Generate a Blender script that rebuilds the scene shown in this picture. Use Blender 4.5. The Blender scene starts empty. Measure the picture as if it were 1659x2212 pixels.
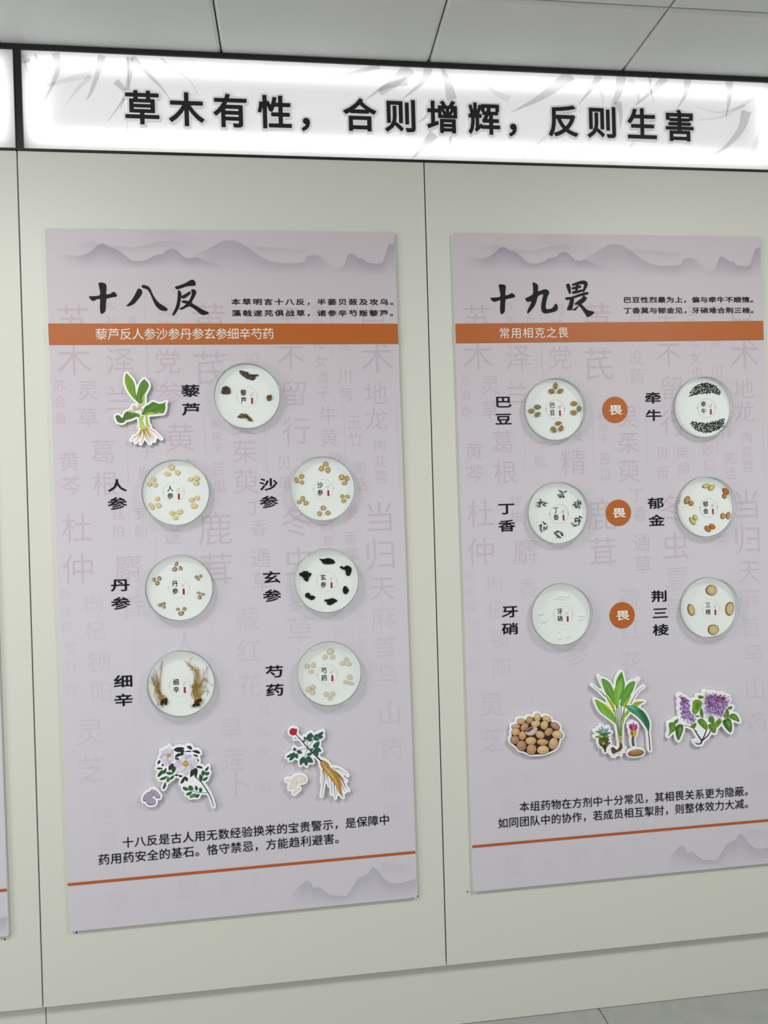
import bpy, math, random
import numpy as np
from mathutils import Matrix, Vector
from mathutils.geometry import tessellate_polygon

SC = bpy.context.scene
COL = bpy.context.collection
random.seed(7)
rng = np.random.default_rng(7)

# ------------------------------------------------------------------ camera
ZF = 2.749                       # height of the sign's lower edge above the floor
F = 1592.85                      # focal length in pixels of the 1659 x 2212 frame
RV = np.array([0.00282, -0.12023, -0.02849])
CAM = np.array([0.78467, -2.29336, -1.08781 + ZF])


def rodrigues(w):
    th = np.linalg.norm(w)
    k = w / th
    K = np.array([[0, -k[2], k[1]], [k[2], 0, -k[0]], [-k[1], k[0], 0]])
    return np.eye(3) + math.sin(th) * K + (1 - math.cos(th)) * K @ K


RM = rodrigues(RV) @ np.array([[1, 0, 0], [0, 0, -1], [0, 1, 0]], float)
cam = bpy.data.cameras.new('camera')
cam.sensor_fit = 'HORIZONTAL'
cam.sensor_width = 36.0
cam.lens = F / 1659 * 36.0
cam.clip_start = 0.02
camo = bpy.data.objects.new('camera', cam)
COL.objects.link(camo)
m3 = Matrix(((RM[0][0], -RM[1][0], -RM[2][0]), (RM[0][1], -RM[1][1], -RM[2][1]), (RM[0][2], -RM[1][2], -RM[2][2])))
camo.matrix_world = Matrix.Translation(Vector(CAM)) @ m3.to_4x4()
SC.camera = camo

# ------------------------------------------------------------------ light and exposure
SC.view_settings.view_transform = 'Standard'
SC.view_settings.look = 'None'
SC.view_settings.gamma = 1.0
SC.view_settings.use_curve_mapping = False
SC.view_settings.exposure = 0.27
w = bpy.data.worlds.new('room_air')
SC.world = w
w.use_nodes = True
w.node_tree.nodes['Background'].inputs[0].default_value = (0.93, 0.97, 1.0, 1)
w.node_tree.nodes['Background'].inputs[1].default_value = 0.46


def area(name, loc, target, sx, sy, power, color=(1, 1, 1)):
    l = bpy.data.lights.new(name, 'AREA')
    l.shape = 'RECTANGLE'
    l.size, l.size_y, l.energy, l.color = sx, sy, power, color
    o = bpy.data.objects.new(name, l)
    COL.objects.link(o)
    o.location = loc
    d = Vector(target) - Vector(loc)
    o.rotation_euler = d.to_track_quat('-Z', 'Y').to_euler()
    return o


area('ceiling_lamp', (-0.45, -1.9, ZF + 0.29), (-0.45, -1.9, 0), 0.6, 0.6, 43, (1.0, 0.99, 0.96))
area('ceiling_lamp', (2.7, -1.95, ZF + 0.29), (2.7, -1.95, 0), 0.6, 0.6, 49, (1.0, 0.99, 0.96))
area('window_light', (-2.9, -2.3, 1.95), (0.4, 0.0, 1.6), 1.6, 1.8, 40, (0.97, 0.99, 1.0))

# ------------------------------------------------------------------ helpers: pixels, colours, materials


def at(u, v, y=0.0, z=None):
    """point of the plane y (or z) that the photograph shows at pixel u, v"""
    d = np.array([(u - 829.5) / F, (v - 1106) / F, 1.0]) @ RM
    t = (y - CAM[1]) / d[1] if z is None else (z - CAM[2]) / d[2]
    return CAM + t * d


def xz(u, v, y=0.0):
    p = at(u, v, y)
    return (p[0], p[2])


def lin(c):
    c = c / 255.0
    return c / 12.92 if c <= 0.04045 else ((c + 0.055) / 1.055) ** 2.4


def C(r, g, b, k=0.98):
    return tuple(min(0.92, lin(v) * k) for v in (r, g, b))


MATS = {}


def mat(name, col=None, rough=0.55, spec=0.3, col2=None, scale=400, metal=0.0, bump=0.0):
    if name in MATS:
        return MATS[name]
    m = bpy.data.materials.new(name)
    m.use_nodes = True
    nt = m.node_tree
    b = nt.nodes['Principled BSDF']
    b.inputs['Base Color'].default_value = (*col, 1)
    b.inputs['Roughness'].default_value = rough
    b.inputs['Specular IOR Level'].default_value = spec
    b.inputs['Metallic'].default_value = metal
    if col2 is not None or bump:
        tc = nt.nodes.new('ShaderNodeTexCoord')
        no = nt.nodes.new('ShaderNodeTexNoise')
        no.inputs['Scale'].default_value = scale
        no.inputs['Detail'].default_value = 4
        nt.links.new(tc.outputs['Object'], no.inputs['Vector'])
        if col2 is not None:
            r = nt.nodes.new('ShaderNodeValToRGB')
            r.color_ramp.elements[0].position = 0.38
            r.color_ramp.elements[1].position = 0.62
            r.color_ramp.elements[0].color = (*col, 1)
            r.color_ramp.elements[1].color = (*col2, 1)
            nt.links.new(no.outputs[0], r.inputs[0])
            nt.links.new(r.outputs[0], b.inputs['Base Color'])
        if bump:
            bp = nt.nodes.new('ShaderNodeBump')
            bp.inputs['Strength'].default_value = bump
            bp.inputs['Distance'].default_value = 0.002
            nt.links.new(no.outputs[0], bp.inputs['Height'])
            nt.links.new(bp.outputs[0], b.inputs['Normal'])
    MATS[name] = m
    return m


def rgb(r, g, b, k=0.98, **kw):
    return mat('print_%d_%d_%d' % (r, g, b), C(r, g, b, k), **kw)


def film(name, tint, attr=False):
    """transparent printing ink: multiplies what lies under it"""
    if name in MATS:
        return MATS[name]
    m = bpy.data.materials.new(name)
    m.use_nodes = True
    nt = m.node_tree
    nt.nodes.clear()
    o = nt.nodes.new('ShaderNodeOutputMaterial')
    t = nt.nodes.new('ShaderNodeBsdfTransparent')
    t.inputs[0].default_value = (*tint, 1)
    if attr:
        a = nt.nodes.new('ShaderNodeAttribute')
        a.attribute_name = 'ink'
        mx = nt.nodes.new('ShaderNodeMix')
        mx.data_type = 'RGBA'
        mx.inputs[6].default_value = (1, 1, 1, 1)
        mx.inputs[7].default_value = (*tint, 1)
        nt.links.new(a.outputs['Fac'], mx.inputs[0])
        nt.links.new(mx.outputs[2], t.inputs[0])
    nt.links.new(t.outputs[0], o.inputs[0])
    MATS[name] = m
    return m


def clear(name, face, edge, gloss=1.0, rough=0.04, milky=0.0):
    """thin clear plastic: see-through, greyer edge-on, with a fresnel reflection"""
    m = bpy.data.materials.new(name)
    m.use_nodes = True
    nt = m.node_tree
    nt.nodes.clear()
    o = nt.nodes.new('ShaderNodeOutputMaterial')
    t = nt.nodes.new('ShaderNodeBsdfTransparent')
    g = nt.nodes.new('ShaderNodeBsdfGlossy')
    g.inputs['Roughness'].default_value = rough
    lw = nt.nodes.new('ShaderNodeLayerWeight')
    lw.inputs['Blend'].default_value = 0.5
    mx = nt.nodes.new('ShaderNodeMix')
    mx.data_type = 'RGBA'
    mx.inputs[6].default_value = (*face, 1)
    mx.inputs[7].default_value = (*edge, 1)
    pw = nt.nodes.new('ShaderNodeMath')
    pw.operation = 'POWER'
    pw.inputs[1].default_value = 3.0
    nt.links.new(lw.outputs['Facing'], pw.inputs[0])
    nt.links.new(pw.outputs[0], mx.inputs[0])
    nt.links.new(mx.outputs[2], t.inputs[0])
    p5 = nt.nodes.new('ShaderNodeMath')
    p5.operation = 'POWER'
    p5.inputs[1].default_value = 5.0
    nt.links.new(lw.outputs['Facing'], p5.inputs[0])
    ml = nt.nodes.new('ShaderNodeMath')
    ml.operation = 'MULTIPLY_ADD'
    ml.inputs[1].default_value = 0.7 * gloss
    ml.inputs[2].default_value = 0.04 * gloss
    nt.links.new(p5.outputs[0], ml.inputs[0])
    ms = nt.nodes.new('ShaderNodeMixShader')
    nt.links.new(ml.outputs[0], ms.inputs[0])
    if milky:
        df = nt.nodes.new('ShaderNodeBsdfDiffuse')
        df.inputs[0].default_value = (0.84, 0.86, 0.85, 1)
        mk = nt.nodes.new('ShaderNodeMixShader')
        mk.inputs[0].default_value = milky
        nt.links.new(t.outputs[0], mk.inputs[1])
        nt.links.new(df.outputs[0], mk.inputs[2])
        nt.links.new(mk.outputs[0], ms.inputs[1])
    else:
        nt.links.new(t.outputs[0], ms.inputs[1])
    nt.links.new(g.outputs[0], ms.inputs[2])
    nt.links.new(ms.outputs[0], o.inputs[0])
    return m


# ------------------------------------------------------------------ helpers: meshes


class M:
    def __init__(self):
        self.v, self.f, self.mi, self.mats, self.ink = [], [], [], [], []

    def slot(self, m):
        if m not in self.mats:
            self.mats.append(m)
        return self.mats.index(m)

    def add(self, vs, fs, m, ink=None):
        n = len(self.v)
        s = self.slot(m)
        self.v += [tuple(p) for p in vs]
        self.ink += list(ink) if ink is not None else [1.0] * len(vs)
        for f in fs:
            self.f.append([i + n for i in f])
            self.mi.append(s)
        return self

    def box(self, a, b, m):
        (x0, y0, z0), (x1, y1, z1) = a, b
        vs = [(x0, y0, z0), (x1, y0, z0), (x1, y1, z0), (x0, y1, z0), (x0, y0, z1), (x1, y0, z1), (x1, y1, z1), (x0, y1, z1)]
        return self.add(vs, [(0, 3, 2, 1), (4, 5, 6, 7), (0, 1, 5, 4), (1, 2, 6, 5), (2, 3, 7, 6), (3, 0, 4, 7)], m)

    def poly(self, pts, y, m):
        """flat print: pts are (x, z), face looks into the room (-y)"""
        if area2(pts) < 0:
            pts = pts[::-1]
        tris = tessellate_polygon([[Vector((p[0], p[1], 0)) for p in pts]])
        fs = []
        for t in tris:
            a, b, c = (pts[i] for i in t)
            s = (b[0] - a[0]) * (c[1] - a[1]) - (b[1] - a[1]) * (c[0] - a[0])
            fs.append(t if s > 0 else (t[0], t[2], t[1]))
        return self.add([(p[0], y, p[1]) for p in pts], fs, m)

    def prism(self, pts, yf, yb, m, mside=None):
        if area2(pts) < 0:
            pts = pts[::-1]
        self.poly(pts, yf, m)
        n = len(pts)
        vs = [(p[0], yf, p[1]) for p in pts] + [(p[0], yb, p[1]) for p in pts]
        return self.add(vs, [(i, i + n, (i + 1) % n + n, (i + 1) % n) for i in range(n)], mside or m)

    def tube(self, path, r, m, n=6):
        path = [np.array(p, float) for p in path]
        k = len(path)
        rs = r if isinstance(r, (list, tuple)) else [r] * k
        vs, fs = [], []
        for i, p in enumerate(path):
            d = path[min(i + 1, k - 1)] - path[max(i - 1, 0)]
            d = d / (np.linalg.norm(d) + 1e-9)
            u = np.cross(d, (0, 1, 0.01))
            u /= np.linalg.norm(u) + 1e-9
            q = np.cross(d, u)
            for j in range(n):
                a = 2 * math.pi * j / n
                vs.append(p + rs[i] * (math.cos(a) * u + math.sin(a) * q))
        for i in range(k - 1):
            for j in range(n):
                fs.append((i * n + j, i * n + (j + 1) % n, (i + 1) * n + (j + 1) % n, (i + 1) * n + j))
        fs.append(list(range(n))[::-1])
        fs.append([(k - 1) * n + j for j in range(n)])
        return self.add(vs, fs, m)

    def lathe(self, c, prof, m, n=96, closed=False):
        """rings about the axis -y through c; prof = (radius, y)"""
        vs, fs = [], []
        for r, y in prof:
            for j in range(n):
                a = 2 * math.pi * j / n
                vs.append((c[0] + r * math.cos(a), y, c[1] + r * math.sin(a)))
        k = len(prof)
        for i in range(k if closed else k - 1):
            i2 = (i + 1) % k
            for j in range(n):
                fs.append((i * n + j, i * n + (j + 1) % n, i2 * n + (j + 1) % n, i2 * n + j))
        return self.add(vs, fs, m)

    def glyph(self, ch, o, ax, ay, y, m, off=0.0):
        """character whose em box centre is at o (x, z); ax, ay are the em's axes there"""
        vs, fs = glyph_mesh(ch, off)
        out = [(o[0] + (p[0] - 0.5) * ax[0] + (p[1] - 0.38) * ay[0], y, o[1] + (p[0] - 0.5) * ax[1] + (p[1] - 0.38) * ay[1]) for p in vs]
        return self.add(out, fs, m)

    def build(self, name, parent=None, loc=None, smooth=False):
        """one mesh object; a part takes its root thing's place as origin"""
        if parent is not None:
            root = parent
            while root.parent:
                root = root.parent
            org = Vector(root.location)
        else:
            org = Vector(loc) if loc is not None else Vector((0, 0, 0))
        me = bpy.data.meshes.new(name)
        me.from_pydata([(p[0] - org.x, p[1] - org.y, p[2] - org.z) for p in self.v], [], self.f)
        for m in self.mats:
            me.materials.append(m)
        me.polygons.foreach_set('material_index', self.mi)
        if smooth:
            me.polygons.foreach_set('use_smooth', [True] * len(me.polygons))
        if any(i != 1.0 for i in self.ink):
            a = me.attributes.new('ink', 'FLOAT', 'POINT')
            a.data.foreach_set('value', self.ink)
        me.update()
        o = bpy.data.objects.new(name, me)
        COL.objects.link(o)
        if parent is not None:
            o.parent = parent
        else:
            o.location = org
        return o


def area2(p):
    return sum(p[i - 1][0] * p[i][1] - p[i][0] * p[i - 1][1] for i in range(len(p)))


GC = {}


def glyph_mesh(ch, off):
    """flat mesh of a character in its em box; off makes the strokes bolder"""
    if (ch, off) not in GC:
        if off == 0:
            c = bpy.data.curves.new('glyph', 'FONT')
            c.body = ch
            c.resolution_u = 3
            o = bpy.data.objects.new('glyph', c)
            COL.objects.link(o)
            me = bpy.data.meshes.new_from_object(o.evaluated_get(bpy.context.evaluated_depsgraph_get()))
            GC[(ch, off)] = ([(v.co.x, v.co.y) for v in me.vertices], [tuple(p.vertices) for p in me.polygons])
            bpy.data.objects.remove(o)
            bpy.data.curves.remove(c)
            bpy.data.meshes.remove(me)
        else:
            segs = glyph_segs(ch)
            vs, fs = offset_loops(segs, off, 0.0125, True, True)
            GC[(ch, off)] = (vs, fs)
    return GC[(ch, off)]


def glyph_segs(ch):
    vs, fs = glyph_mesh(ch, 0)
    key = [(round(p[0], 5), round(p[1], 5)) for p in vs]
    cnt = {}
    for f in fs:
        for a, b in zip(f, f[1:] + f[:1]):
            k = tuple(sorted((key[a], key[b])))
            cnt[k] = cnt.get(k, 0) + 1
    return [k for k, n in cnt.items() if n == 1]


def inside(p, poly):
    r = False
    for i in range(len(poly)):
        a, b = poly[i - 1], poly[i]
        if (a[1] > p[1]) != (b[1] > p[1]) and p[0] < (b[0] - a[0]) * (p[1] - a[1]) / (b[1] - a[1]) + a[0]:
            r = not r
    return r


def tag(o, label=None, cat=None, group=None, kind=None):
    for k, v in (('label', label), ('category', cat), ('group', group), ('kind', kind)):
        if v:
            o[k] = v
    return o


def thing(name, loc, label, cat, group=None):
    o = bpy.data.objects.new(name, None)
    o.empty_display_size = 0.05
    COL.objects.link(o)
    o.location = loc
    return tag(o, label, cat, group)


def smooth_loop(p, n=4):
    """closed Catmull-Rom curve through p"""
    out = []
    k = len(p)
    P = [np.array(q, float) for q in p]
    for i in range(k):
        a, b, c, d = P[i - 1], P[i], P[(i + 1) % k], P[(i + 2) % k]
        for j in range(n):
            t = j / n
            out.append(tuple(0.5 * (2 * b + (c - a) * t + (2 * a - 5 * b + 4 * c - d) * t * t + (3 * b - a - 3 * c + d) * t ** 3)))
    return out


def smooth_path(p, n=5):
    P = [np.array(q, float) for q in p]
    P = [2 * P[0] - P[1]] + P + [2 * P[-1] - P[-2]]
    out = []
    for i in range(1, len(P) - 2):
        a, b, c, d = P[i - 1], P[i], P[i + 1], P[i + 2]
        for j in range(n):
            t = j / n
            out.append(0.5 * (2 * b + (c - a) * t + (2 * a - 5 * b + 4 * c - d) * t * t + (3 * b - a - 3 * c + d) * t ** 3))
    out.append(P[-2])
    return out


def stroke(path, w0, w1, wm=None, n=5):
    """outline of a tapering stroke"""
    p = smooth_path(path, n) if len(path) > 2 else [np.array(path[0], float) * (1 - t) + np.array(path[1], float) * t for t in np.linspace(0, 1, 7)]
    L, R = [], []
    k = len(p)
    for i in range(k):
        d = p[min(i + 1, k - 1)] - p[max(i - 1, 0)]
        d = d / (np.linalg.norm(d) + 1e-9)
        t = i / (k - 1)
        wd = w0 + (w1 - w0) * t if wm is None else (w0 * (1 - 2 * t) + wm * 2 * t if t < .5 else wm * (2 - 2 * t) + w1 * (2 * t - 1))
        q = np.array([-d[1], d[0]]) * wd / 2
        L.append(tuple(p[i] + q))
        R.append(tuple(p[i] - q))
    return L + R[::-1]


def leaf(x0, y0, x1, y1, wd, bend=0.06):
    """pointed leaf from (x0, y0) to (x1, y1)"""
    a, b = np.array([x0, y0], float), np.array([x1, y1], float)
    d = b - a
    q = np.array([-d[1], d[0]]) / (np.linalg.norm(d) + 1e-9)
    ts = np.linspace(0, 1, 9)
    cur = [a + d * t + q * bend * np.linalg.norm(d) * math.sin(math.pi * t) for t in ts]
    hw = [wd / 2 * math.sin(math.pi * t ** 0.85) ** 0.8 if 0 < t < 1 else 0 for t in ts]
    return [tuple(c + q * h) for c, h in zip(cur, hw)] + [tuple(c - q * h) for c, h in list(zip(cur, hw))[-2:0:-1]]


def ellipse(cx, cy, rx, ry, rot=0, n=20, wob=0.0):
    r = math.radians(rot)
    out = []
    ph = rng.uniform(0, 6.28, 3)
    for j in range(n):
        a = 2 * math.pi * j / n
        k = 1 + wob * (math.sin(2 * a + ph[0]) + 0.7 * math.sin(3 * a + ph[1]) + 0.4 * math.sin(5 * a + ph[2]))
        x, y = rx * k * math.cos(a), ry * k * math.sin(a)
        out.append((cx + x * math.cos(r) - y * math.sin(r), cy + x * math.sin(r) + y * math.cos(r)))
    return out


def offset_loops(segs, margin, step, signed=True, fill=False):
    """contours of everything within `margin` of a shape given by its edges (marching squares on a distance field)"""
    S = np.array(segs, float)
    lo = S.reshape(-1, 2).min(0) - margin - 2 * step
    hi = S.reshape(-1, 2).max(0) + margin + 2 * step
    nx, ny = int((hi[0] - lo[0]) / step) + 2, int((hi[1] - lo[1]) / step) + 2
    gx, gy = lo[0] + np.arange(nx) * step, lo[1] + np.arange(ny) * step
    X, Y = np.meshgrid(gx, gy, indexing='ij')
    D = np.full(X.shape, 1e9)
    R = margin + 2 * step
    for (a, b) in S:                                   # each segment only touches its neighbourhood
        i0 = max(0, int((min(a[0], b[0]) - R - lo[0]) / step))
        i1 = min(nx, int((max(a[0], b[0]) + R - lo[0]) / step) + 2)
        j0 = max(0, int((min(a[1], b[1]) - R - lo[1]) / step))
        j1 = min(ny, int((max(a[1], b[1]) + R - lo[1]) / step) + 2)
        x, y = X[i0:i1, j0:j1] - a[0], Y[i0:i1, j0:j1] - a[1]
        d = b - a
        t = np.clip((x * d[0] + y * d[1]) / (d @ d + 1e-18), 0, 1)
        D[i0:i1, j0:j1] = np.minimum(D[i0:i1, j0:j1], np.hypot(x - t * d[0], y - t * d[1]))
    D = np.minimum(D, margin + 2 * step)
    if signed:
        par = np.zeros(X.shape, bool)
        for (a, b) in S:
            rows = (a[1] > gy) != (b[1] > gy)
            if rows.any():
                xi = (b[0] - a[0]) * (gy[rows] - a[1]) / (b[1] - a[1]) + a[0]
                par[:, rows] ^= gx[:, None] < xi[None, :]
        D = np.where(par, -D, D)
    D = D - margin
    D[D == 0] = 1e-9
    if fill:                                           # the area itself: whole cells in runs, cut cells one by one
        neg = D < 0
        vs, fs = [], []
        n4 = neg[:-1, :-1].astype(int) + neg[1:, :-1] + neg[1:, 1:] + neg[:-1, 1:]
        for j in range(n4.shape[1]):
            i = 0
            while i < n4.shape[0]:
                if n4[i, j] == 4:
                    k = i
                    while k < n4.shape[0] and n4[k, j] == 4:
                        k += 1
                    n = len(vs)
                    vs += [(gx[i], gy[j]), (gx[k], gy[j]), (gx[k], gy[j + 1]), (gx[i], gy[j + 1])]
                    fs.append((n, n + 1, n + 2, n + 3))
                    i = k
                    continue
                if n4[i, j] > 0:
                    cs = [(i, j), (i + 1, j), (i + 1, j + 1), (i, j + 1)]
                    poly = []
                    for a in range(4):
                        p, q = cs[a], cs[(a + 1) % 4]
                        if neg[p]:
                            poly.append((X[p], Y[p]))
                        if neg[p] != neg[q]:
                            t = D[p] / (D[p] - D[q])
                            poly.append((X[p] + (X[q] - X[p]) * t, Y[p] + (Y[q] - Y[p]) * t))
                    n = len(vs)
                    vs += poly
                    fs.append(tuple(range(n, n + len(poly))))
                i += 1
        return vs, fs
    nxt, pos = {}, {}

    def cross(k, p, q):
        if k not in pos:
            va, vb = D[p], D[q]
            t = va / (va - vb)
            pos[k] = (X[p] + (X[q] - X[p]) * t, Y[p] + (Y[q] - Y[p]) * t)
        return k
    neg = D < 0
    c4 = neg[:-1, :-1].astype(int) + neg[1:, :-1] + neg[1:, 1:] + neg[:-1, 1:]
    for i, j in zip(*np.nonzero((c4 > 0) & (c4 < 4))):
        cs = [(i, j), (i + 1, j), (i + 1, j + 1), (i, j + 1)]
        ins = [neg[c] for c in cs]
        ent, ext = [], []
        for k in range(4):
            p, q = cs[k], cs[(k + 1) % 4]
            if ins[k] != ins[(k + 1) % 4]:
                key = (min(p, q), max(p, q))
                cross(key, p, q)
                (ext if ins[k] else ent).append(key)
        for a in range(len(ext)):
            nxt[ext[a]] = ent[a] if len(ext) == 1 else ent[a - 1]
    loops, holes, seen = [], [], set()
    for k in list(nxt):
        if k in seen:
            continue
        lp = []
        while k not in seen and k in nxt:
            seen.add(k)
            lp.append(pos[k])
            k = nxt[k]
        if len(lp) > 4:
            (loops if area2(lp) > 0 else holes).append(lp)
    return loops, holes


def offset_outline(segs, margin, step):
    """smoothed outer contours only"""
    out = []
    for lp in offset_loops(segs, margin, step, False)[0]:
        if len(lp) > 8 and area2(lp) > 8 * margin * margin:
            P = np.array(lp)
            for _ in range(2):
                P = 0.5 * P + 0.25 * (np.roll(P, 1, 0) + np.roll(P, -1, 0))
            out.append([tuple(q) for q in P])
    return out


def loop_segs(pts, maxlen=None):
    out = []
    for i in range(len(pts)):
        out.append((pts[i - 1], pts[i]))
    return out


# ------------------------------------------------------------------ the setting
TH = 0.012                        # thickness of an exhibit board
YB = -TH                          # its printed face
XL, XR = -3.2, 4.9
board_m = mat('wall_board', (0.603, 0.598, 0.532), 0.42, 0.35, bump=0.04, scale=900)
edge_m = mat('board_core', (0.10, 0.065, 0.045), 0.8)
dark_m = mat('gap_dark', (0.012, 0.011, 0.01), 0.8)
black_m = mat('black_frame', (0.012, 0.011, 0.012), 0.38, 0.4)
W = 1.22
wall = M()
wall.box((XL, 0.034, 0.0), (XR, 0.06, ZF + 0.0), dark_m)
wall = tag(wall.build('wall_back'), kind='structure')
for k in range(-2, 4):
    b = M()
    x0, x1 = max(XL, k * W + 0.0018), min(XR, (k + 1) * W - 0.0018)
    b.box((x0, 0.0, ZF - 2.54), (x1, 0.018, ZF - 0.0005), board_m)
    o = b.build('wall_board', wall)
    bv = o.modifiers.new('bevel', 'BEVEL')
    bv.width, bv.segments = 0.0008, 2
base = M()
for x0, x1 in ((XL, -0.0015), (0.0015, XR)):
    base.box((x0, 0.024, 0.002), (x1, 0.0339, ZF - 2.53), board_m)
tag(base.build('baseboard_back'), kind='structure')

fl = M()
grout = mat('floor_grout', (0.05, 0.05, 0.047), 0.8)
tile = mat('floor_tile', C(150, 153, 149, .97), 0.3, 0.4, col2=C(156, 158, 153, .97), scale=14)
fl.box((XL, -5.0, -0.03), (XR, 0.034, -0.002), grout)
jx = at(1293, 2178, z=0.0)[0]
x = jx - 0.8 * 7
while x < XR:
    y = 0.034
    while y > -5.0:
        x0, x1 = max(XL, x + 0.0015), min(XR, x + 0.7985)
        if x1 > x0:
            fl.box((x0, max(-5, y - 0.8) + 0.003, -0.01), (x1, y, 0.0), tile)
        y -= 0.8
    x += 0.8
tag(fl.build('floor'), kind='structure')

ZC = ZF + 0.315
ce = M()
cm = mat('ceiling_tile', C(212, 213, 210, .93), 0.5, 0.3)
ce.box((XL, -5.0, ZC + 0.012), (XR, 0.16, ZC + 0.05), dark_m)
TS = 0.643
yj = at(1330, 14, z=ZC)[1]
x = 0.602 - TS * 6
while x < XR:
    y = yj - TS * 7
    while y < 0.16:
        x0, x1, y0, y1 = max(XL, x + 0.002), min(XR, x + TS - 0.002), max(-5, y + 0.002), min(0.16, y + TS - 0.002)
        if x1 > x0 and y1 > y0:
            e = 0.009                                   # the tile's pressed-up edge
            vs = [(x0, y0, ZC + 0.006), (x1, y0, ZC + 0.006), (x1, y1, ZC + 0.006), (x0, y1, ZC + 0.006),
                  (x0 + e, y0 + e, ZC), (x1 - e, y0 + e, ZC), (x1 - e, y1 - e, ZC), (x0 + e, y1 - e, ZC),
                  (x0, y0, ZC + 0.0118), (x1, y0, ZC + 0.0118), (x1, y1, ZC + 0.0118), (x0, y1, ZC + 0.0118)]
            ce.add(vs, [(7, 6, 5, 4), (0, 4, 5, 1), (1, 5, 6, 2), (2, 6, 7, 3), (3, 7, 4, 0), (0, 1, 9, 8), (1, 2, 10, 9), (2, 3, 11, 10), (3, 0, 8, 11)], cm)
        y += TS
    x += TS
tag(ce.build('ceiling'), kind='structure')

# ------------------------------------------------------------------ the light boxes above the boards
acr = bpy.data.materials.new('lit_acrylic')
acr.use_nodes = True
nt = acr.node_tree
nt.nodes.clear()
no_ = nt.nodes.new('ShaderNodeOutputMaterial')
nd = nt.nodes.new('ShaderNodeBsdfDiffuse')
nd.inputs[0].default_value = (0.80, 0.80, 0.79, 1)
ntr = nt.nodes.new('ShaderNodeBsdfTranslucent')
ntr.inputs[0].default_value = (0.9, 0.9, 0.9, 1)
nm = nt.nodes.new('ShaderNodeMixShader')
nm.inputs[0].default_value = 0.55
nt.links.new(nd.outputs[0], nm.inputs[1])
nt.links.new(ntr.outputs[0], nm.inputs[2])
nt.links.new(nm.outputs[0], no_.inputs[0])
white_in = mat('box_inside', (0.85, 0.85, 0.85), 0.8)
leaf_film = film('bamboo_ink', (0.74, 0.73, 0.735))
leaf_film2 = film('bamboo_ink_pale', (0.88, 0.875, 0.875))
ZT = ZF + 0.3135
YS = 0.002                         # lit face


def light_box(x0, x1, label):
    t = thing('light_box', ((x0 + x1) / 2, 0, ZF), label, 'light box', 'backlit signs under the ceiling')
    fr = M()
    fr.box((x0, -0.004, ZF + 0.0002), (x1, 0.03, ZF + 0.0062), black_m)
    fr.box((x0, -0.004, ZF + 0.2985), (x1, 0.03, ZT), black_m)
    fr.box((x0, -0.004, ZF + 0.0062), (x0 + 0.017, 0.03, ZF + 0.2985), black_m)
    fr.box((x1 - 0.004, -0.004, ZF + 0.0062), (x1, 0.03, ZF + 0.2985), black_m)
    fr.build('frame', t)
    bx = M()
    a, b, c = x0 + 0.001, x1 - 0.001, 0.115
    bx.box((a, c, ZF + 0.001), (b, c + 0.004, ZT - 0.001), white_in)
    bx.box((a, 0.03, ZF + 0.001), (b, c, ZF + 0.005), white_in)
    bx.box((a, 0.03, ZT - 0.005), (b, c, ZT - 0.001), white_in)
    bx.box((a, 0.03, ZF + 0.005), (a + 0.004, c, ZT - 0.005), white_in)
    bx.box((b - 0.004, 0.03, ZF + 0.005), (b, c, ZT - 0.005), white_in)
    bx.build('casing', t)
    fc = M()
    fc.add([(a, YS, ZF + 0.003), (b, YS, ZF + 0.003), (b, YS, ZT - 0.003), (a, YS, ZT - 0.003)], [(0, 1, 2, 3)], acr)
    fc.build('lit_face', t)
    for nm_, zz in (('led_strip', ZF + 0.046), ('led_strip', ZF + 0.264)):
        area(nm_, ((x0 + x1) / 2, 0.034, zz), ((x0 + x1) / 2, 0, zz), x1 - x0 - 0.08, 0.008, 0.70 * (x1 - x0) / 2.44)
    area('led_strip', ((x0 + x1) / 2, 0.108, ZF + 0.155), ((x0 + x1) / 2, 0, ZF + 0.155), x1 - x0 - 0.08, 0.012, 0.66 * (x1 - x0) / 2.44)
    for xx in (x0 + 0.055, x1 - 0.055):
        area('led_strip', (xx, 0.034, ZF + 0.155), (xx, 0, ZF + 0.155), 0.008, 0.17, 0.07)
    return t


X0 = 0.003
BOXW = W * 2
sign = light_box(X0, X0 + BOXW, 'long backlit white sign with fourteen black characters and grey bamboo leaves')
light_box(X0 - 0.001 - BOXW, X0 - 0.001, 'backlit sign cut off at the left edge, beyond the black upright')

bam = M()
B1 = [  # path in photo pixels x2 from (0,0), widths, pale
    ([(240, 228), (250, 300), (215, 390), (160, 480)], 34, 2, 0), ([(440, 238), (420, 320), (392, 400), (370, 435)], 34, 2, 0),
    ([(560, 245), (560, 330), (530, 430), (465, 525)], 32, 2, 0), ([(572, 248), (640, 320), (690, 370), (735, 428)], 26, 3, 0),
    ([(695, 252), (760, 300), (820, 350), (860, 415)], 6, 2, 0), ([(152, 232), (163, 265), (175, 292)], 10, 2, 0),
    ([(108, 262), (113, 295), (125, 318)], 9, 2, 0), ([(390, 330), (330, 390), (270, 470)], 26, 2, 1), ([(180, 375), (290, 345), (400, 318)], 10, 34, 1),
    ([(552, 246), (556, 400), (548, 585)], 10, 2, 0), ([(1380, 335), (1500, 320), (1640, 285)], 2, 24, 0), ([(1578, 432), (1659, 378), (1760, 350)], 3, 36, 0),
    ([(90, 235), (92, 255), (130, 262)], 60, 16, 0), ([(520, 470), (540, 400), (500, 350)], 2, 30, 0)]
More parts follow.
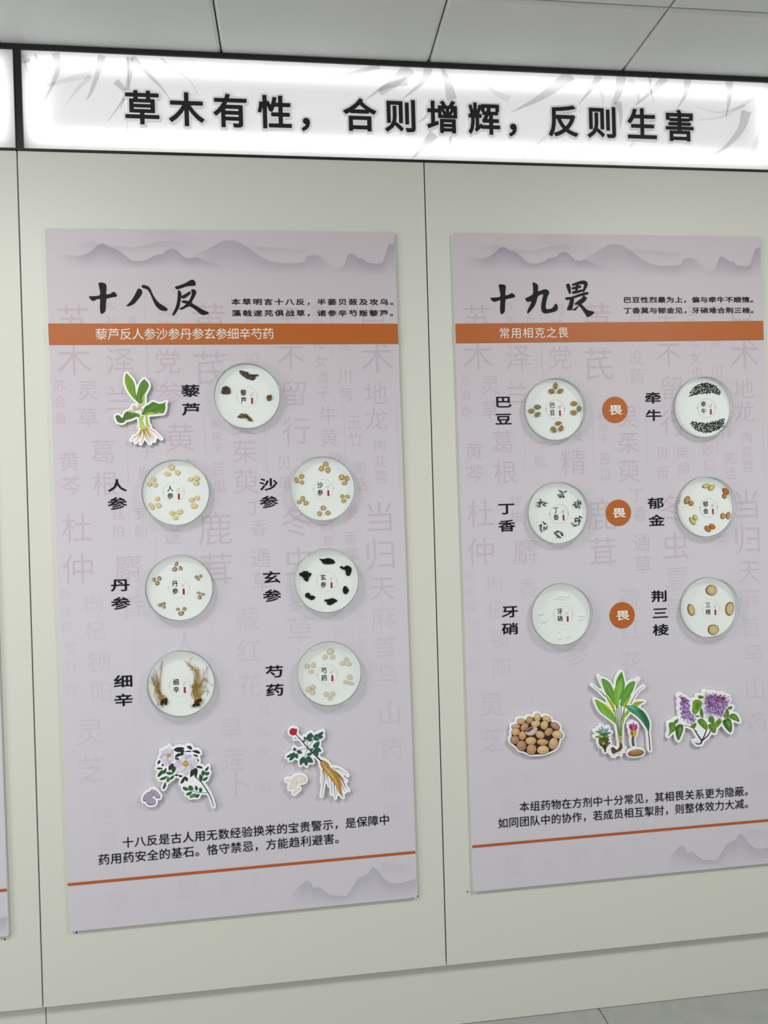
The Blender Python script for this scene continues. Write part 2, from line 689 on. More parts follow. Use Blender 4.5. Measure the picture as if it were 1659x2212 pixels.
B2 = [([(190, 292), (170, 350), (80, 427)], 42, 4, 0), ([(110, 292), (50, 350), (-20, 400)], 60, 30, 0), ([(250, 292), (272, 350), (292, 430)], 14, 46, 0),
      ([(805, 320), (720, 390), (640, 440), (545, 486)], 56, 2, 0), ([(930, 325), (890, 390), (840, 450)], 32, 3, 0), ([(1025, 330), (1012, 400), (985, 462)], 44, 16, 0),
      ([(1010, 440), (1022, 500), (1016, 562)], 30, 2, 0), ([(1215, 335), (1150, 400), (1085, 455)], 36, 2, 0), ([(1312, 340), (1300, 410), (1268, 466)], 32, 3, 0),
      ([(1490, 345), (1492, 420), (1475, 512)], 34, 3, 0), ([(1148, 335), (1152, 390), (1165, 440)], 14, 2, 0), ([(215, 578), (170, 630), (118, 690)], 44, 3, 0),
      ([(288, 588), (284, 620), (274, 652)], 14, 2, 0), ([(1565, 480), (1540, 560), (1480, 630), (1405, 682)], 44, 3, 0), ([(1350, 462), (1450, 486), (1560, 455)], 4, 12, 1),
      ([(185, 498), (168, 515), (145, 527)], 14, 2, 0), ([(1060, 340), (1100, 420), (1085, 460)], 30, 4, 1), ([(930, 380), (945, 430), (940, 460)], 16, 2, 1),
      ([(1350, 520), (1470, 500), (1600, 420)], 4, 20, 1), ([(1640, 560), (1600, 640), (1560, 700)], 40, 10, 1), ([(700, 590), (640, 640), (600, 690)], 14, 2, 1),
      ([(430, 360), (480, 400), (540, 430)], 10, 30, 1), ([(1080, 610), (1050, 650), (1010, 690)], 14, 2, 1)]
for lst, ox in ((B1, 0), (B2, 830)):
    for i, (pth, w0, w1, pale) in enumerate(lst):
        pts = [xz(ox + q[0] / 2.0, q[1] / 2.0, YS - 0.0006) for q in stroke(pth, w0, w1)]
        bam.poly(pts, YS - 0.0004 - 0.00005 * (i % 7), leaf_film2 if pale else leaf_film)
bam.build('bamboo_print', sign)

SIGN = [('草', 307, 232), ('木', 403, 236), ('有', 498, 239), ('性', 594, 242), ('，', 680, 246), ('合', 777, 248), ('则', 866, 250), ('增', 957, 252.5),
        ('辉', 1046, 256), ('，', 1126, 259), ('反', 1217, 261), ('则', 1301, 264), ('生', 1387, 268), ('害', 1468, 271.5)]
white_foam = mat('white_foam', (0.81, 0.81, 0.82), 0.5, 0.3)
sign_white = mat('sign_white', (0.93, 0.93, 0.93), 0.5, 0.3)
ink_black = mat('sign_black', C(38, 34, 34, 1.0), 0.4, 0.3)
for ch, u, v in SIGN:
    o = np.array(xz(u, v, -0.007))
    S = 0.106
    segs = [tuple((o[0] + (p[0] - 0.5) * S, o[1] + (p[1] - 0.38) * S) for p in e) for e in glyph_segs(ch)]
    bk = M()
    for lp in offset_outline(segs, 0.0085, 0.0016):
        bk.prism(lp, -0.0066, YS - 0.001, sign_white)
    bo = bk.build('sign_character', sign)
    fc = M()
    fc.glyph(ch, o, (S, 0), (0, S), -0.0070, ink_black, 0.023)
    fc.build('black_face', bo)

# ------------------------------------------------------------------ the exhibit boards
print_m = mat('poster_print', (0.64, 0.605, 0.65), 0.45, 0.3)
nt = print_m.node_tree                     # the print runs from mauve at the top to pale lavender
_tc = nt.nodes.new('ShaderNodeTexCoord')
_sx = nt.nodes.new('ShaderNodeSeparateXYZ')
_mr = nt.nodes.new('ShaderNodeMapRange')
_mr.inputs[1].default_value = 0.9
_mr.inputs[2].default_value = 1.9
_rp = nt.nodes.new('ShaderNodeValToRGB')
_rp.color_ramp.elements[0].color = (0.559, 0.532, 0.576, 1)
_rp.color_ramp.elements[1].color = (0.524, 0.471, 0.502, 1)
nt.links.new(_tc.outputs['Object'], _sx.inputs[0])
nt.links.new(_sx.outputs[2], _mr.inputs[0])
nt.links.new(_mr.outputs[0], _rp.inputs[0])
nt.links.new(_rp.outputs[0], nt.nodes['Principled BSDF'].inputs['Base Color'])
foam_side = mat('foam_side', (0.616, 0.607, 0.607), 0.7)
orange = mat('orange_print', C(186, 100, 38, 0.84), 0.45)
orange_line = mat('orange_rule', C(190, 92, 40, 0.84), 0.45)
ink_text = mat('text_ink', (0.005, 0.004, 0.006), 0.55, 0.15)
ink_head = mat('headline_ink', (0.009, 0.008, 0.011), 0.55, 0.15)
ink_white = mat('white_ink', (0.722, 0.713, 0.695), 0.5)
faint = film('pale_lettering', (0.945, 0.915, 0.925))
faint2 = film('paler_lettering', (0.965, 0.95, 0.957))
faint3 = film('palest_lettering', (0.982, 0.974, 0.978))
mount = film('ink_wash', (0.50, 0.50, 0.58), attr=True)

BOARDS = [  # x, z of the upper left corner, width, height, tilt
    (0.07576, ZF - 0.23212, 1.04219, 2.08349, 0.00622),
    (1.3022, ZF - 0.22438, 1.0444, 2.08364, 0.00434)]
# the third one, mostly outside: its lower right corner is at the photo's left edge
pr = xz(19.5, 2028, YB)
BOARDS.append((pr[0] - 1.0422 - 0.011, pr[1] + 2.0835 + 0.003, 1.0422, 2.0835, 0.005))


def frame_of(b):
    x, z, w_, h_, a = b
    c, s = math.cos(a), math.sin(a)
    return (lambda u, v: (x + u * c + v * s, z + u * s - v * c)), (lambda p: ((p[0] - x) * c + (p[1] - z) * s, (p[0] - x) * s - (p[1] - z) * c))


def line_of(mesh, text, p0, p1, idx, y, m, wide, tall, off=0.0):
    """characters from pixel p0 (first) to p1 (character number idx), evenly spaced on the board"""
    a, b = np.array(xz(*p0, y)), np.array(xz(*p1, y))
    st = (b - a) / idx
    d = st / np.linalg.norm(st)
    q = np.array([-d[1], d[0]])
    for i, ch in enumerate(text):
        mesh.glyph(ch, a + st * i, d * wide, q * tall, y, m, off)


# pale background lettering, in pixels of the first board
PALE = [('苏', 158, 693, 76, 0), ('木', 160, 776, 78, 0), ('车', 240, 662, 22, 0), ('前', 239, 693, 22, 0), ('灵', 286, 660, 22, 0), ('香', 286, 692, 23, 0), ('肉', 356, 668, 34, 0),
        ('桂', 356, 706, 34, 0), ('泽', 260, 780, 66, 0), ('党', 362, 780, 60, 0), ('黄', 452, 690, 80, 0), ('芪', 455, 795, 82, 0), ('苏', 128, 833, 29, 1), ('合', 130, 868, 29, 1), ('香', 131, 904, 29, 1),
        ('灵', 190, 843, 48, 1), ('草', 190, 901, 48, 1), ('兰', 255, 862, 58, 0), ('参', 365, 850, 60, 1), ('黄', 389, 944, 68, 1), ('精', 395, 1020, 66, 1), ('葛', 222, 975, 58, 1), ('根', 228, 1045, 60, 1),
        ('黄', 150, 997, 47, 1), ('芩', 153, 1050, 47, 1), ('子', 318, 975, 31, 1), ('栀', 312, 1020, 31, 1), ('蛇', 467, 917, 24, 1), ('床', 469, 942, 24, 1), ('子', 470, 967, 24, 1), ('苦', 472, 1012, 31, 1),
        ('瓜', 475, 1050, 31, 1), ('杜', 167, 1140, 70, 1), ('仲', 169, 1228, 72, 1), ('丝', 255, 1110, 30, 1), ('柏', 256, 1147, 30, 1), ('罗', 303, 1110, 30, 1), ('勒', 304, 1147, 30, 1), ('麝', 278, 1228, 66, 1),
        ('遂', 373, 1158, 42, 1), ('鹿', 465, 1142, 78, 1), ('茸', 468, 1228, 76, 1), ('王', 622, 688, 58, 0), ('不', 628, 772, 62, 0), ('留', 636, 850, 60, 1), ('行', 640, 930, 64, 1), ('芦', 545, 690, 36, 0),
        ('没', 547, 780, 36, 1), ('药', 550, 822, 36, 1), ('金', 684, 670, 30, 0), ('银', 686, 704, 30, 0), ('花', 689, 740, 30, 0), ('女', 693, 780, 30, 1), ('贞', 697, 815, 30, 1), ('子', 698, 847, 30, 1),
        ('穿', 738, 673, 30, 0), ('心', 740, 708, 30, 0), ('莲', 744, 742, 30, 0), ('川', 746, 812, 33, 1), ('芎', 747, 852, 33, 1), ('白', 806, 690, 66, 0), ('术', 814, 772, 74, 0), ('地', 812, 850, 52, 1),
        ('龙', 813, 904, 52, 1), ('牛', 709, 896, 42, 1), ('黄', 711, 945, 42, 1), ('玉', 765, 912, 33, 1), ('竹', 768, 948, 33, 1), ('肉', 820, 963, 29, 1), ('苁', 821, 997, 29, 1), ('蓉', 823, 1030, 29, 1),
        ('羌', 778, 1010, 31, 1), ('活', 780, 1046, 31, 1), ('贝', 614, 1000, 33, 1), ('母', 615, 1044, 33, 1), ('茱', 530, 975, 56, 1), ('萸', 532, 1040, 58, 1), ('吴', 527, 915, 56, 1), ('砂', 725, 990, 31, 1),
        ('仁', 727, 1025, 31, 1), ('柴', 663, 998, 31, 1), ('胡', 665, 1035, 31, 1), ('丁', 550, 1097, 36, 1), ('香', 559, 1140, 37, 1), ('通', 563, 1205, 46, 1), ('草', 566, 1256, 46, 1), ('冬', 640, 1125, 70, 1),
        ('虫', 646, 1213, 70, 1), ('夏', 650, 1290, 66, 2), ('草', 648, 1360, 64, 2), ('鹤', 706, 1135, 29, 1), ('草', 709, 1170, 29, 1), ('姜', 760, 1105, 31, 1), ('香', 757, 1163, 33, 1), ('菜', 762, 1197, 31, 1),
        ('当', 820, 1117, 70, 1), ('归', 822, 1197, 72, 1), ('天', 826, 1270, 56, 1), ('麻', 828, 1334, 56, 2), ('首', 832, 1397, 52, 2), ('乌', 837, 1458, 50, 2), ('山', 842, 1540, 56, 2), ('药', 845, 1618, 52, 2),
        ('鹿', 141, 1284, 28, 2), ('角', 142, 1320, 28, 2), ('霜', 143, 1354, 28, 2), ('枸', 200, 1305, 48, 2), ('杞', 205, 1362, 48, 2), ('香', 285, 1310, 52, 2), ('艾', 154, 1402, 31, 2), ('叶', 156, 1440, 31, 2),
        ('锁', 215, 1430, 54, 2), ('阳', 220, 1495, 52, 2), ('洋', 156, 1490, 31, 2), ('人', 400, 1392, 66, 2), ('参', 404, 1460, 66, 2), ('灵', 195, 1580, 64, 2), ('芝', 197, 1662, 64, 2), ('地', 222, 1760, 50, 3),
        ('黄', 236, 1815, 48, 3), ('桔', 248, 1868, 52, 3), ('梗', 252, 1948, 56, 3), ('藏', 535, 1336, 56, 2), ('红', 538, 1406, 56, 2), ('花', 541, 1480, 56, 2), ('雷', 779, 1330, 25, 2), ('公', 781, 1360, 25, 2),
        ('藤', 783, 1390, 25, 2), ('回', 728, 1330, 29, 2), ('香', 731, 1365, 29, 2), ('旱', 500, 1575, 54, 2), ('莲', 505, 1640, 54, 2), ('乌', 570, 1535, 31, 2), ('头', 567, 1580, 31, 2), ('木', 566, 1625, 33, 2),
        ('瓜', 572, 1700, 31, 2), ('卜', 515, 1695, 62, 2), ('郁', 845, 1690, 46, 3), ('金', 848, 1750, 46, 3), ('续', 288, 1680, 42, 3), ('断', 290, 1750, 42, 3), ('薄', 330, 1860, 30, 3), ('香', 336, 1950, 30, 3),
        ('旱', 408, 1925, 60, 3), ('栀', 490, 1915, 34, 3), ('子', 550, 1902, 36, 3), ('胡', 555, 1850, 44, 3), ('荷', 690, 1850, 40, 3)]
PLINES = [(313, 637, 317, 812), (272, 890, 277, 1046), (440, 885, 446, 1030), (278, 1095, 280, 1160), (334, 1140, 337, 1213), (717, 640, 717, 772), (742, 878, 747, 1000), (642, 977, 643, 1022),
          (573, 920, 576, 1022), (729, 1130, 731, 1186), (856, 855, 864, 1060), (288, 1350, 294, 1600), (760, 1310, 763, 1400), (458, 1340, 462, 1400), (318, 745, 319, 840)]
RIDGES = [  # ridge in px of a crop (90,480) x2.127, foot level, strength
    ([(100, 98), (200, 92), (240, 85), (262, 100), (300, 104), (380, 112), (450, 112), (520, 95), (580, 85), (650, 95), (740, 110)], 150, .16),
    ([(440, 60), (500, 42), (560, 36), (620, 44), (700, 70), (760, 80)], 120, .08),
    ([(920, 108), (1000, 112), (1060, 115), (1140, 122), (1230, 123)], 160, .14),
    ([(670, 158), (720, 140), (770, 120), (820, 92), (860, 83), (900, 90), (940, 112), (1000, 155), (1050, 178), (1100, 188), (1200, 185), (1215, 160), (1250, 150), (1280, 156), (1310, 182), (1380, 208)], 245, .30),
    ([(70, 140), (110, 145), (160, 155), (200, 147), (232, 130), (258, 105), (285, 97), (308, 112), (345, 125), (380, 150), (420, 178), (480, 174), (520, 152), (556, 146), (575, 128), (600, 122), (625, 132), (652, 158), (680, 166), (715, 160), (750, 178), (800, 192), (865, 206)], 216, .42),
    ([(1335, 226), (1385, 205), (1400, 165), (1415, 145), (1438, 150), (1455, 165), (1480, 168), (1500, 186), (1560, 188), (1576, 160), (1590, 112), (1605, 100), (1615, 98), (1621, 72)], 250, .40)]
RIDGES2 = [  # crop (450,1750) x3.016
    ([(1110, 372), (1140, 342), (1180, 346), (1250, 352), (1345, 348)], 520, .10),
    ([(545, 550), (575, 508), (610, 480), (635, 462), (665, 466), (685, 505), (720, 500), (760, 530), (800, 553), (850, 557), (900, 555), (940, 500), (980, 440), (1038, 416), (1058, 380), (1080, 373), (1112, 402), (1140, 440), (1200, 475), (1290, 466), (1352, 445)], 640, .30)]
F0, L0 = frame_of(BOARDS[0])


def dress(board, root, y):
    """everything that all the boards share: foam board, pale lettering, mountains"""
    Fr, _ = frame_of(board)
    w_, h_ = board[2], board[3]
    b = M()
    cr = 0.004
    pts = [Fr(u, v) for u, v in ((cr, 0), (w_ - cr, 0), (w_, cr), (w_, h_ - cr), (w_ - cr, h_), (cr, h_), (0, h_ - cr), (0, cr))]
    b.prism(pts, y, -0.0002, print_m, foam_side)
    b.build('printed_board', root)
    g = M()
    for ch, u, v, s, lev in PALE:
        o = np.array(Fr(*L0(xz(u, v, y))))
        k = abs(xz(u + s, v, y)[0] - xz(u, v, y)[0])
        ca, sa = math.cos(board[4]), math.sin(board[4])
        g.glyph(ch, o, (k * ca, k * sa), (-k * sa, k * ca), y - 0.0003, (faint, faint, faint2, faint3)[lev])
    for x0, y0, x1, y1 in PLINES:
        a, c = np.array(Fr(*L0(xz(x0, y0, y)))), np.array(Fr(*L0(xz(x1, y1, y))))
        g.poly([(a[0] - .0008, a[1]), (c[0] - .0008, c[1]), (c[0] + .0008, c[1]), (a[0] + .0008, a[1])], y - 0.0003, faint if y0 < 1060 else faint2)
    g.build('background_lettering', root)
    mt = M()
    for lst, ox, oy, s in ((RIDGES, 90, 480, 2.127), (RIDGES2, 450, 1750, 3.016)):
        for i, (rd, foot, st) in enumerate(lst):
            rd = smooth_path(rd, 4)
            n = len(rd)
            rows = [0, .12, .35, .65, 1.0]
            ink = [0.8, .74, .58, .28, 0.0]
            vs, ik = [], []
            for j, q in enumerate(rd):
                ends = min(1.0, 6.0 * min(j, n - 1 - j) / n) if lst is not RIDGES or i != 5 else min(1.0, 6.0 * j / n)
                if lst is RIDGES2 and i == 1:
                    ends = min(1.0, 9.0 * (j + .4) / n)
                bot = foot if lst is RIDGES else foot - 0.085 * (q[0] - 545)
                for r, a in zip(rows, ink):
                    X, Y = ox + q[0] / s, oy + (q[1] + (max(bot, q[1] + 4) - q[1]) * r) / s
                    u, v = L0(xz(X, Y, y))
                    p = Fr(min(u, w_ - 0.001), min(v, h_ - 0.001))
                    vs.append((p[0], y - 0.0005 - 0.0001 * i, p[1]))
                    ik.append(a * st * ends)
            k = len(rows)
            fs = [(j * k + r, j * k + r + 1, (j + 1) * k + r + 1, (j + 1) * k + r) for j in range(n - 1) for r in range(k - 1)]
            mt.add(vs, fs, mount, ik)
    mt.build('mountain_print', root)


def quad_px(mesh, pts, y, m):
    mesh.poly([xz(u, v, y) for u, v in pts], y, m)


roots = []
for bd, lab in zip(BOARDS, ('lilac exhibit board headed 十八反 with seven specimen dishes, in the middle', 'lilac exhibit board headed 十九畏 with six specimen dishes, on the right',
                            'lilac exhibit board mostly outside the frame, only its lower right corner showing')):
    fr, _ = frame_of(bd)
    c = fr(bd[2] / 2, bd[3])
    t = thing('exhibit_board', (c[0], 0, c[1]), lab, 'exhibit board', 'lilac exhibit boards on the wall')
    dress(bd, t, YB)
    roots.append(t)
LB, RB, OB = roots
Y1, Y2 = YB - 0.0016, YB - 0.0018     # first and second layer of print

# title bands
b = M()
quad_px(b, [(103.6, 698.7), (858.6, 699.2), (861, 742.6), (105.8, 744.8)], Y1, orange)
bL = b.build('title_band', LB)
b = M()
line_of(b, '藜芦反人参沙参丹参玄参细辛芍药', (219.1, 721.5), (579.4, 720.6), 14, Y2, ink_white, 0.0366, 0.0366, 0.0)
b.build('band_caption', bL)
b = M()
quad_px(b, [(983.2, 699.2), (1648.5, 693), (1649.8, 734.2), (984.8, 741.3)], Y1, orange)
bR = b.build('title_band', RB)
b = M()
line_of(b, '常用相克之畏', (1089.8, 719.4), (1216.6, 718.0), 5, Y2, ink_white, 0.0366, 0.0366, 0.0)
b.build('band_caption', bR)
# orange rules
b = M()
quad_px(b, [(145.9, 1908.2), (897.2, 1838.2), (897.4, 1843.6), (146.2, 1914)], Y1, orange_line)
b.build('orange_rule', LB)
fR, lR = frame_of(BOARDS[1])
b = M()
e0 = lR(xz(1021, 1829, Y1))[1]
b.poly([fR(0.0005, e0 - .004), fR(BOARDS[1][2] - .0005, e0 - .004), fR(BOARDS[1][2] - .0005, e0 + .004), fR(0.0005, e0 + .004)], Y1, orange_line)
b.build('orange_rule', RB)
fO, lO = frame_of(BOARDS[2])
b = M()
e0 = lO(xz(13, 1922.7, Y1))[1]
b.poly([fO(0.0005, e0 - .004), fO(BOARDS[2][2] - .0005, e0 - .004), fO(BOARDS[2][2] - .0005, e0 + .004), fO(0.0005, e0 + .004)], Y1, orange_line)
b.build('orange_rule', OB)

# brush headlines
H1 = [[(228, 170), (255, 162), (292, 168), (316, 188), (318, 240), (316, 298), (370, 290), (385, 275), (415, 272), (440, 305), (432, 325), (405, 328), (340, 342), (318, 352), (312, 420), (306, 490), (265, 525), (250, 500), (245, 440), (246, 352), (200, 358), (160, 375), (115, 325), (160, 320), (245, 308), (240, 230)],
      [(690, 230), (725, 245), (732, 275), (720, 310), (680, 360), (640, 405), (590, 430), (555, 435), (560, 420), (600, 380), (640, 320), (670, 260)],
      [(727, 195), (760, 192), (800, 205), (830, 240), (850, 290), (880, 340), (920, 390), (970, 425), (1020, 460), (1022, 485), (970, 488), (930, 470), (890, 430), (860, 370), (835, 310), (805, 255), (770, 232), (735, 220)],
      [(1115, 210), (1165, 195), (1230, 170), (1290, 135), (1325, 130), (1350, 165), (1345, 195), (1310, 200), (1250, 205), (1190, 225), (1140, 240), (1118, 228)],
      [(1148, 250), (1180, 270), (1185, 320), (1170, 400), (1160, 450), (1130, 500), (1100, 542), (1082, 538), (1095, 500), (1120, 450), (1138, 380), (1145, 310)],
      [(1185, 320), (1240, 290), (1280, 265), (1295, 280), (1270, 310), (1215, 348), (1195, 340)],
      [(1300, 245), (1340, 243), (1358, 275), (1345, 310), (1325, 350), (1305, 395), (1360, 430), (1430, 475), (1500, 505), (1490, 525), (1440, 537), (1400, 520), (1340, 470), (1275, 435), (1215, 465), (1175, 475), (1168, 460), (1215, 435), (1240, 405), (1200, 395), (1190, 375), (1230, 368), (1270, 375), (1295, 330), (1308, 285)]]
H2 = [[(240, 225), (275, 218), (320, 225), (335, 245), (332, 300), (330, 370), (395, 352), (410, 340), (435, 345), (465, 375), (455, 395), (420, 405), (345, 420), (330, 440), (325, 520), (318, 600), (278, 630), (262, 600), (258, 530), (262, 440), (225, 445), (170, 458), (122, 408), (180, 400), (262, 385), (252, 300)],
      [(705, 195), (740, 198), (775, 225), (782, 260), (780, 315), (850, 290), (895, 287), (930, 315), (932, 345), (910, 390), (890, 480), (888, 550), (930, 560), (985, 540), (1010, 500), (1030, 485), (1050, 520), (1050, 560), (1020, 590), (940, 610), (870, 618), (835, 590), (825, 530), (830, 470), (845, 400), (850, 350), (780, 380), (760, 450), (735, 510), (690, 570), (645, 618), (632, 605), (640, 570), (670, 510), (690, 450), (640, 460), (605, 425), (615, 405), (660, 385), (710, 350), (715, 290), (712, 240)],
      stroke([(1185, 212), (1203, 260), (1222, 348)], 44, 22, 52), stroke([(1252, 228), (1330, 202), (1405, 190), (1440, 215), (1425, 270), (1400, 322)], 26, 24, 56),
      stroke([(1248, 275), (1310, 262), (1372, 246)], 30, 34), stroke([(1322, 205), (1318, 255), (1308, 312)], 36, 30), stroke([(1255, 332), (1320, 322), (1392, 300)], 38, 30),
      [(1155, 400), (1240, 390), (1350, 350), (1455, 322), (1475, 340), (1460, 358), (1350, 385), (1250, 420), (1175, 432)],
      stroke([(1252, 415), (1236, 500), (1218, 560), (1238, 600), (1285, 568), (1342, 508)], 50, 8, 74), stroke([(1432, 388), (1395, 440), (1350, 462), (1292, 492)], 60, 26, 64),
      [(1325, 468), (1380, 490), (1440, 556), (1500, 585), (1550, 595), (1545, 625), (1470, 668), (1440, 640), (1390, 560), (1335, 500)]]
for lst, ox, oy, s, rt in ((H1, 170, 580, 5.3516, LB), (H2, 1040, 580, 6.3808, RB)):
    b = M()
    for i, p in enumerate(lst):
        q = smooth_loop(p, 2) if len(p) < 60 and not (lst is H2 and 2 <= i <= 6) else p
        b.poly([xz(ox + u / s, oy + v / s, Y1) for u, v in q], Y1 - 0.00002 * i, ink_head)
    b.build('headline', rt)

# verses
b = M()
line_of(b, '本草明言十八反，半蒌贝蔹及攻乌。', (509.4, 651.7), (829.8, 652.2), 14, Y1, ink_text, 0.0285, 0.0205, 0.013)
line_of(b, '藻戟遂芫俱战草，诸参辛芍叛藜芦。', (510.6, 676.2), (829.5, 676.4), 14, Y1, ink_text, 0.0285, 0.0205, 0.013)
b.build('verse', LB)
b = M()
line_of(b, '巴豆性烈最为上，偏与牵牛不顺情。', (1355.4, 647.4), (1611.2, 647.2), 14, Y1, ink_text, 0.0285, 0.0205, 0.013)
line_of(b, '丁香莫与郁金见，牙硝难合荆三棱。', (1355.8, 670.6), (1612, 670.2), 14, Y1, ink_text, 0.0285, 0.0205, 0.013)
b.build('verse', RB)
# paragraphs
b = M()
line_of(b, '十八反是古人用无数经验换来的宝贵警示，是保障中', (276.4, 1819.5), (830.3, 1771.0), 22, Y1, ink_text, 0.0345, 0.0345, 0.004)
line_of(b, '药用药安全的基石。恪守禁忌，方能趋利避害。', (224.5, 1856.5), (710.3, 1812.5), 19, Y1, ink_text, 0.0345, 0.0345, 0.004)
b.build('paragraph', LB)
b = M()
line_of(b, '本组药物在方剂中十分常见，其相畏关系更为隐蔽。', (1132.9, 1742.5), (1597.4, 1709.5), 21, Y1, ink_text, 0.0345, 0.0345, 0.004)
line_of(b, '如同团队中的协作，若成员相互掣肘，则整体效力大减。', (1086.8, 1778), (1597.4, 1736.8), 23, Y1, ink_text, 0.0345, 0.0345, 0.004)
b.build('paragraph', RB)
# herb names
for rt, chars in ((LB, [('藜', 411.5, 844, '芦', 413, 884), ('人', 252.8, 1048.4, '参', 253.3, 1087.4), ('丹', 259.7, 1263.5, '参', 260.4, 1303), ('细', 266.3, 1471.5, '辛', 266.8, 1512),
                        ('沙', 580, 1046, '参', 580.7, 1084), ('玄', 586.5, 1247, '参', 587.5, 1286.5), ('芍', 592.5, 1450.6, '药', 593.7, 1490.4)]),
                  (RB, [('巴', 1087, 868, '豆', 1087.7, 905), ('丁', 1094, 1098.5, '香', 1095, 1135.6), ('牙', 1101.8, 1321, '硝', 1102.3, 1358), ('牵', 1410.6, 859.4, '牛', 1412, 897),
                        ('郁', 1417, 1086.7, '金', 1418.6, 1124), ('荆', 1424.4, 1287.7, '三', 1426.3, 1324, '棱', 1427.5, 1360.3)])):
    for cs in chars:
        b = M()
        for i in range(0, len(cs), 3):
            b.glyph(cs[i], xz(cs[i + 1], cs[i + 2], Y1), (0.0575, 0), (0, 0.039), Y1, ink_text, 0.014)
        b.build('herb_name', rt)
# round badges
for u, v in ((1328.6, 885.2), (1336, 1107.6), (1344, 1329)):
    c = xz(u, v, Y1)
    b = M()
    b.poly([(c[0] + 0.0425 * math.cos(a), c[1] + 0.0425 * math.sin(a)) for a in np.linspace(0, 2 * math.pi, 49)[:-1]], Y1, orange)
    bo = b.build('badge', RB)
    b = M()
    b.glyph('畏', (c[0] + 0.002, c[1]), (0.047, 0), (0, 0.034), Y2, ink_white, 0.02)
    b.build('badge_character', bo)

# nails under the board corners
nail_m = mat('black_nail', (0.004, 0.004, 0.004), 0.5)
for u, v, lab in ((165, 2014.5, 'black nail under the lower left corner of the 十八反 board'), (891.5, 1940, 'black nail under the bottom edge near the lower right corner of the 十八反 board'),
                  (902.3, 1936, 'black nail beside the right edge at the lower right corner of the 十八反 board'), (1010, 1926.2, 'black nail in the bare wall left of the 十九畏 board corner'),
                  (10.5, 2029.5, 'black nail under the corner of the board cut off at the left edge')):
    c = at(u, v, -0.001)
    b = M()
    b.lathe((c[0], c[2]), [(0.0001, -0.0016), (0.0018, -0.0014), (0.0024, -0.0005), (0.0022, 0.002)], nail_m, 12)
    tag(b.build('nail', loc=(c[0], 0, c[2]), smooth=True), lab, 'nail', 'black nails by the boards')

# ------------------------------------------------------------------ specimen dishes
RD, DD = 0.1002, 0.0265
card_m = mat('white_card', (0.730, 0.757, 0.735), 0.5, 0.3)
clear_front = clear('clear_lid', (0.99, 0.995, 0.992), (0.88, 0.90, 0.89), 0.35, 0.03)
clear_side = clear('clear_rim', (0.965, 0.972, 0.968), (0.80, 0.82, 0.82), 0.7, 0.06, 0.2)
gold = mat('gold_ink', C(205, 198, 170, 1.0), 0.5)
gold2 = mat('gold_ink_dark', C(165, 155, 130, 1.0), 0.5)
seal_m = mat('seal_red', C(165, 20, 65, 1.0), 0.5)
YC = YB - 0.0032                    # front of the card, where specimens lie
DISH = [  # key, centre x, z, pixel of the printed ring's centre, name on it, where it is
    ('藜芦', 0.6507, -0.7343, 450 + 818 / 9.7588, 770 + 852 / 9.7588, gold, 'four dark root pieces'),
    ('人参', 0.4313, -1.022, 295 + 785 / 9.7588, 980 + 820 / 9.7588, gold, 'eighteen pale yellow slices'),
    ('沙参', 0.8719, -1.0212, 615 + 818 / 9.7588, 970 + 848 / 9.7588, gold, 'eighteen golden brown slices'),
    ('丹参', 0.4333, -1.3095, 300 + 838 / 9.7588, 1187 + 805 / 9.7588, gold, 'small dark-rimmed slices'),
    ('玄参', 0.8763, -1.3054, 623 + 808 / 9.7588, 1170 + 838 / 9.7588, gold, 'six black pieces'),
    ('细辛', 0.4303, -1.5981, 305 + 812 / 9.7588, 1392 + 880 / 9.7588, gold, 'two bundles of thin roots'),
    ('芍药', 0.8757, -1.5924, 628 + 775 / 9.7588, 1372 + 830 / 9.7588, gold, 'eighteen pale beige slices'),
    ('巴豆', 1.6185, -0.7867, 1115 + 828 / 9.7588, 800 + 822 / 9.7588, gold2, 'twelve brown seeds'),
    ('牵牛', 2.1221, -0.7857, 1440 + 842 / 9.7588, 795 + 845 / 9.7588, gold2, 'two heaps of black seeds'),
    ('丁香', 1.6197, -1.1174, 1122 + 836 / 9.7588, 1024 + 842 / 9.7588, gold2, 'six clusters of black cloves'),
    ('郁金', 2.1227, -1.112, 1445 + 838 / 9.7588, 1012 + 830 / 9.7588, gold2, 'amber slices in pairs'),
    ('牙硝', 1.6224, -1.443, 1130 + 845 / 9.7588, 1245 + 820 / 9.7588, gold, 'barely visible white crystals'),
    ('三棱', 2.1245, -1.4427, 1452 + 820 / 9.7588, 1230 + 828 / 9.7588, gold, 'four large tan slices')]
yb = YB - 0.0006
yfr = YB - DD
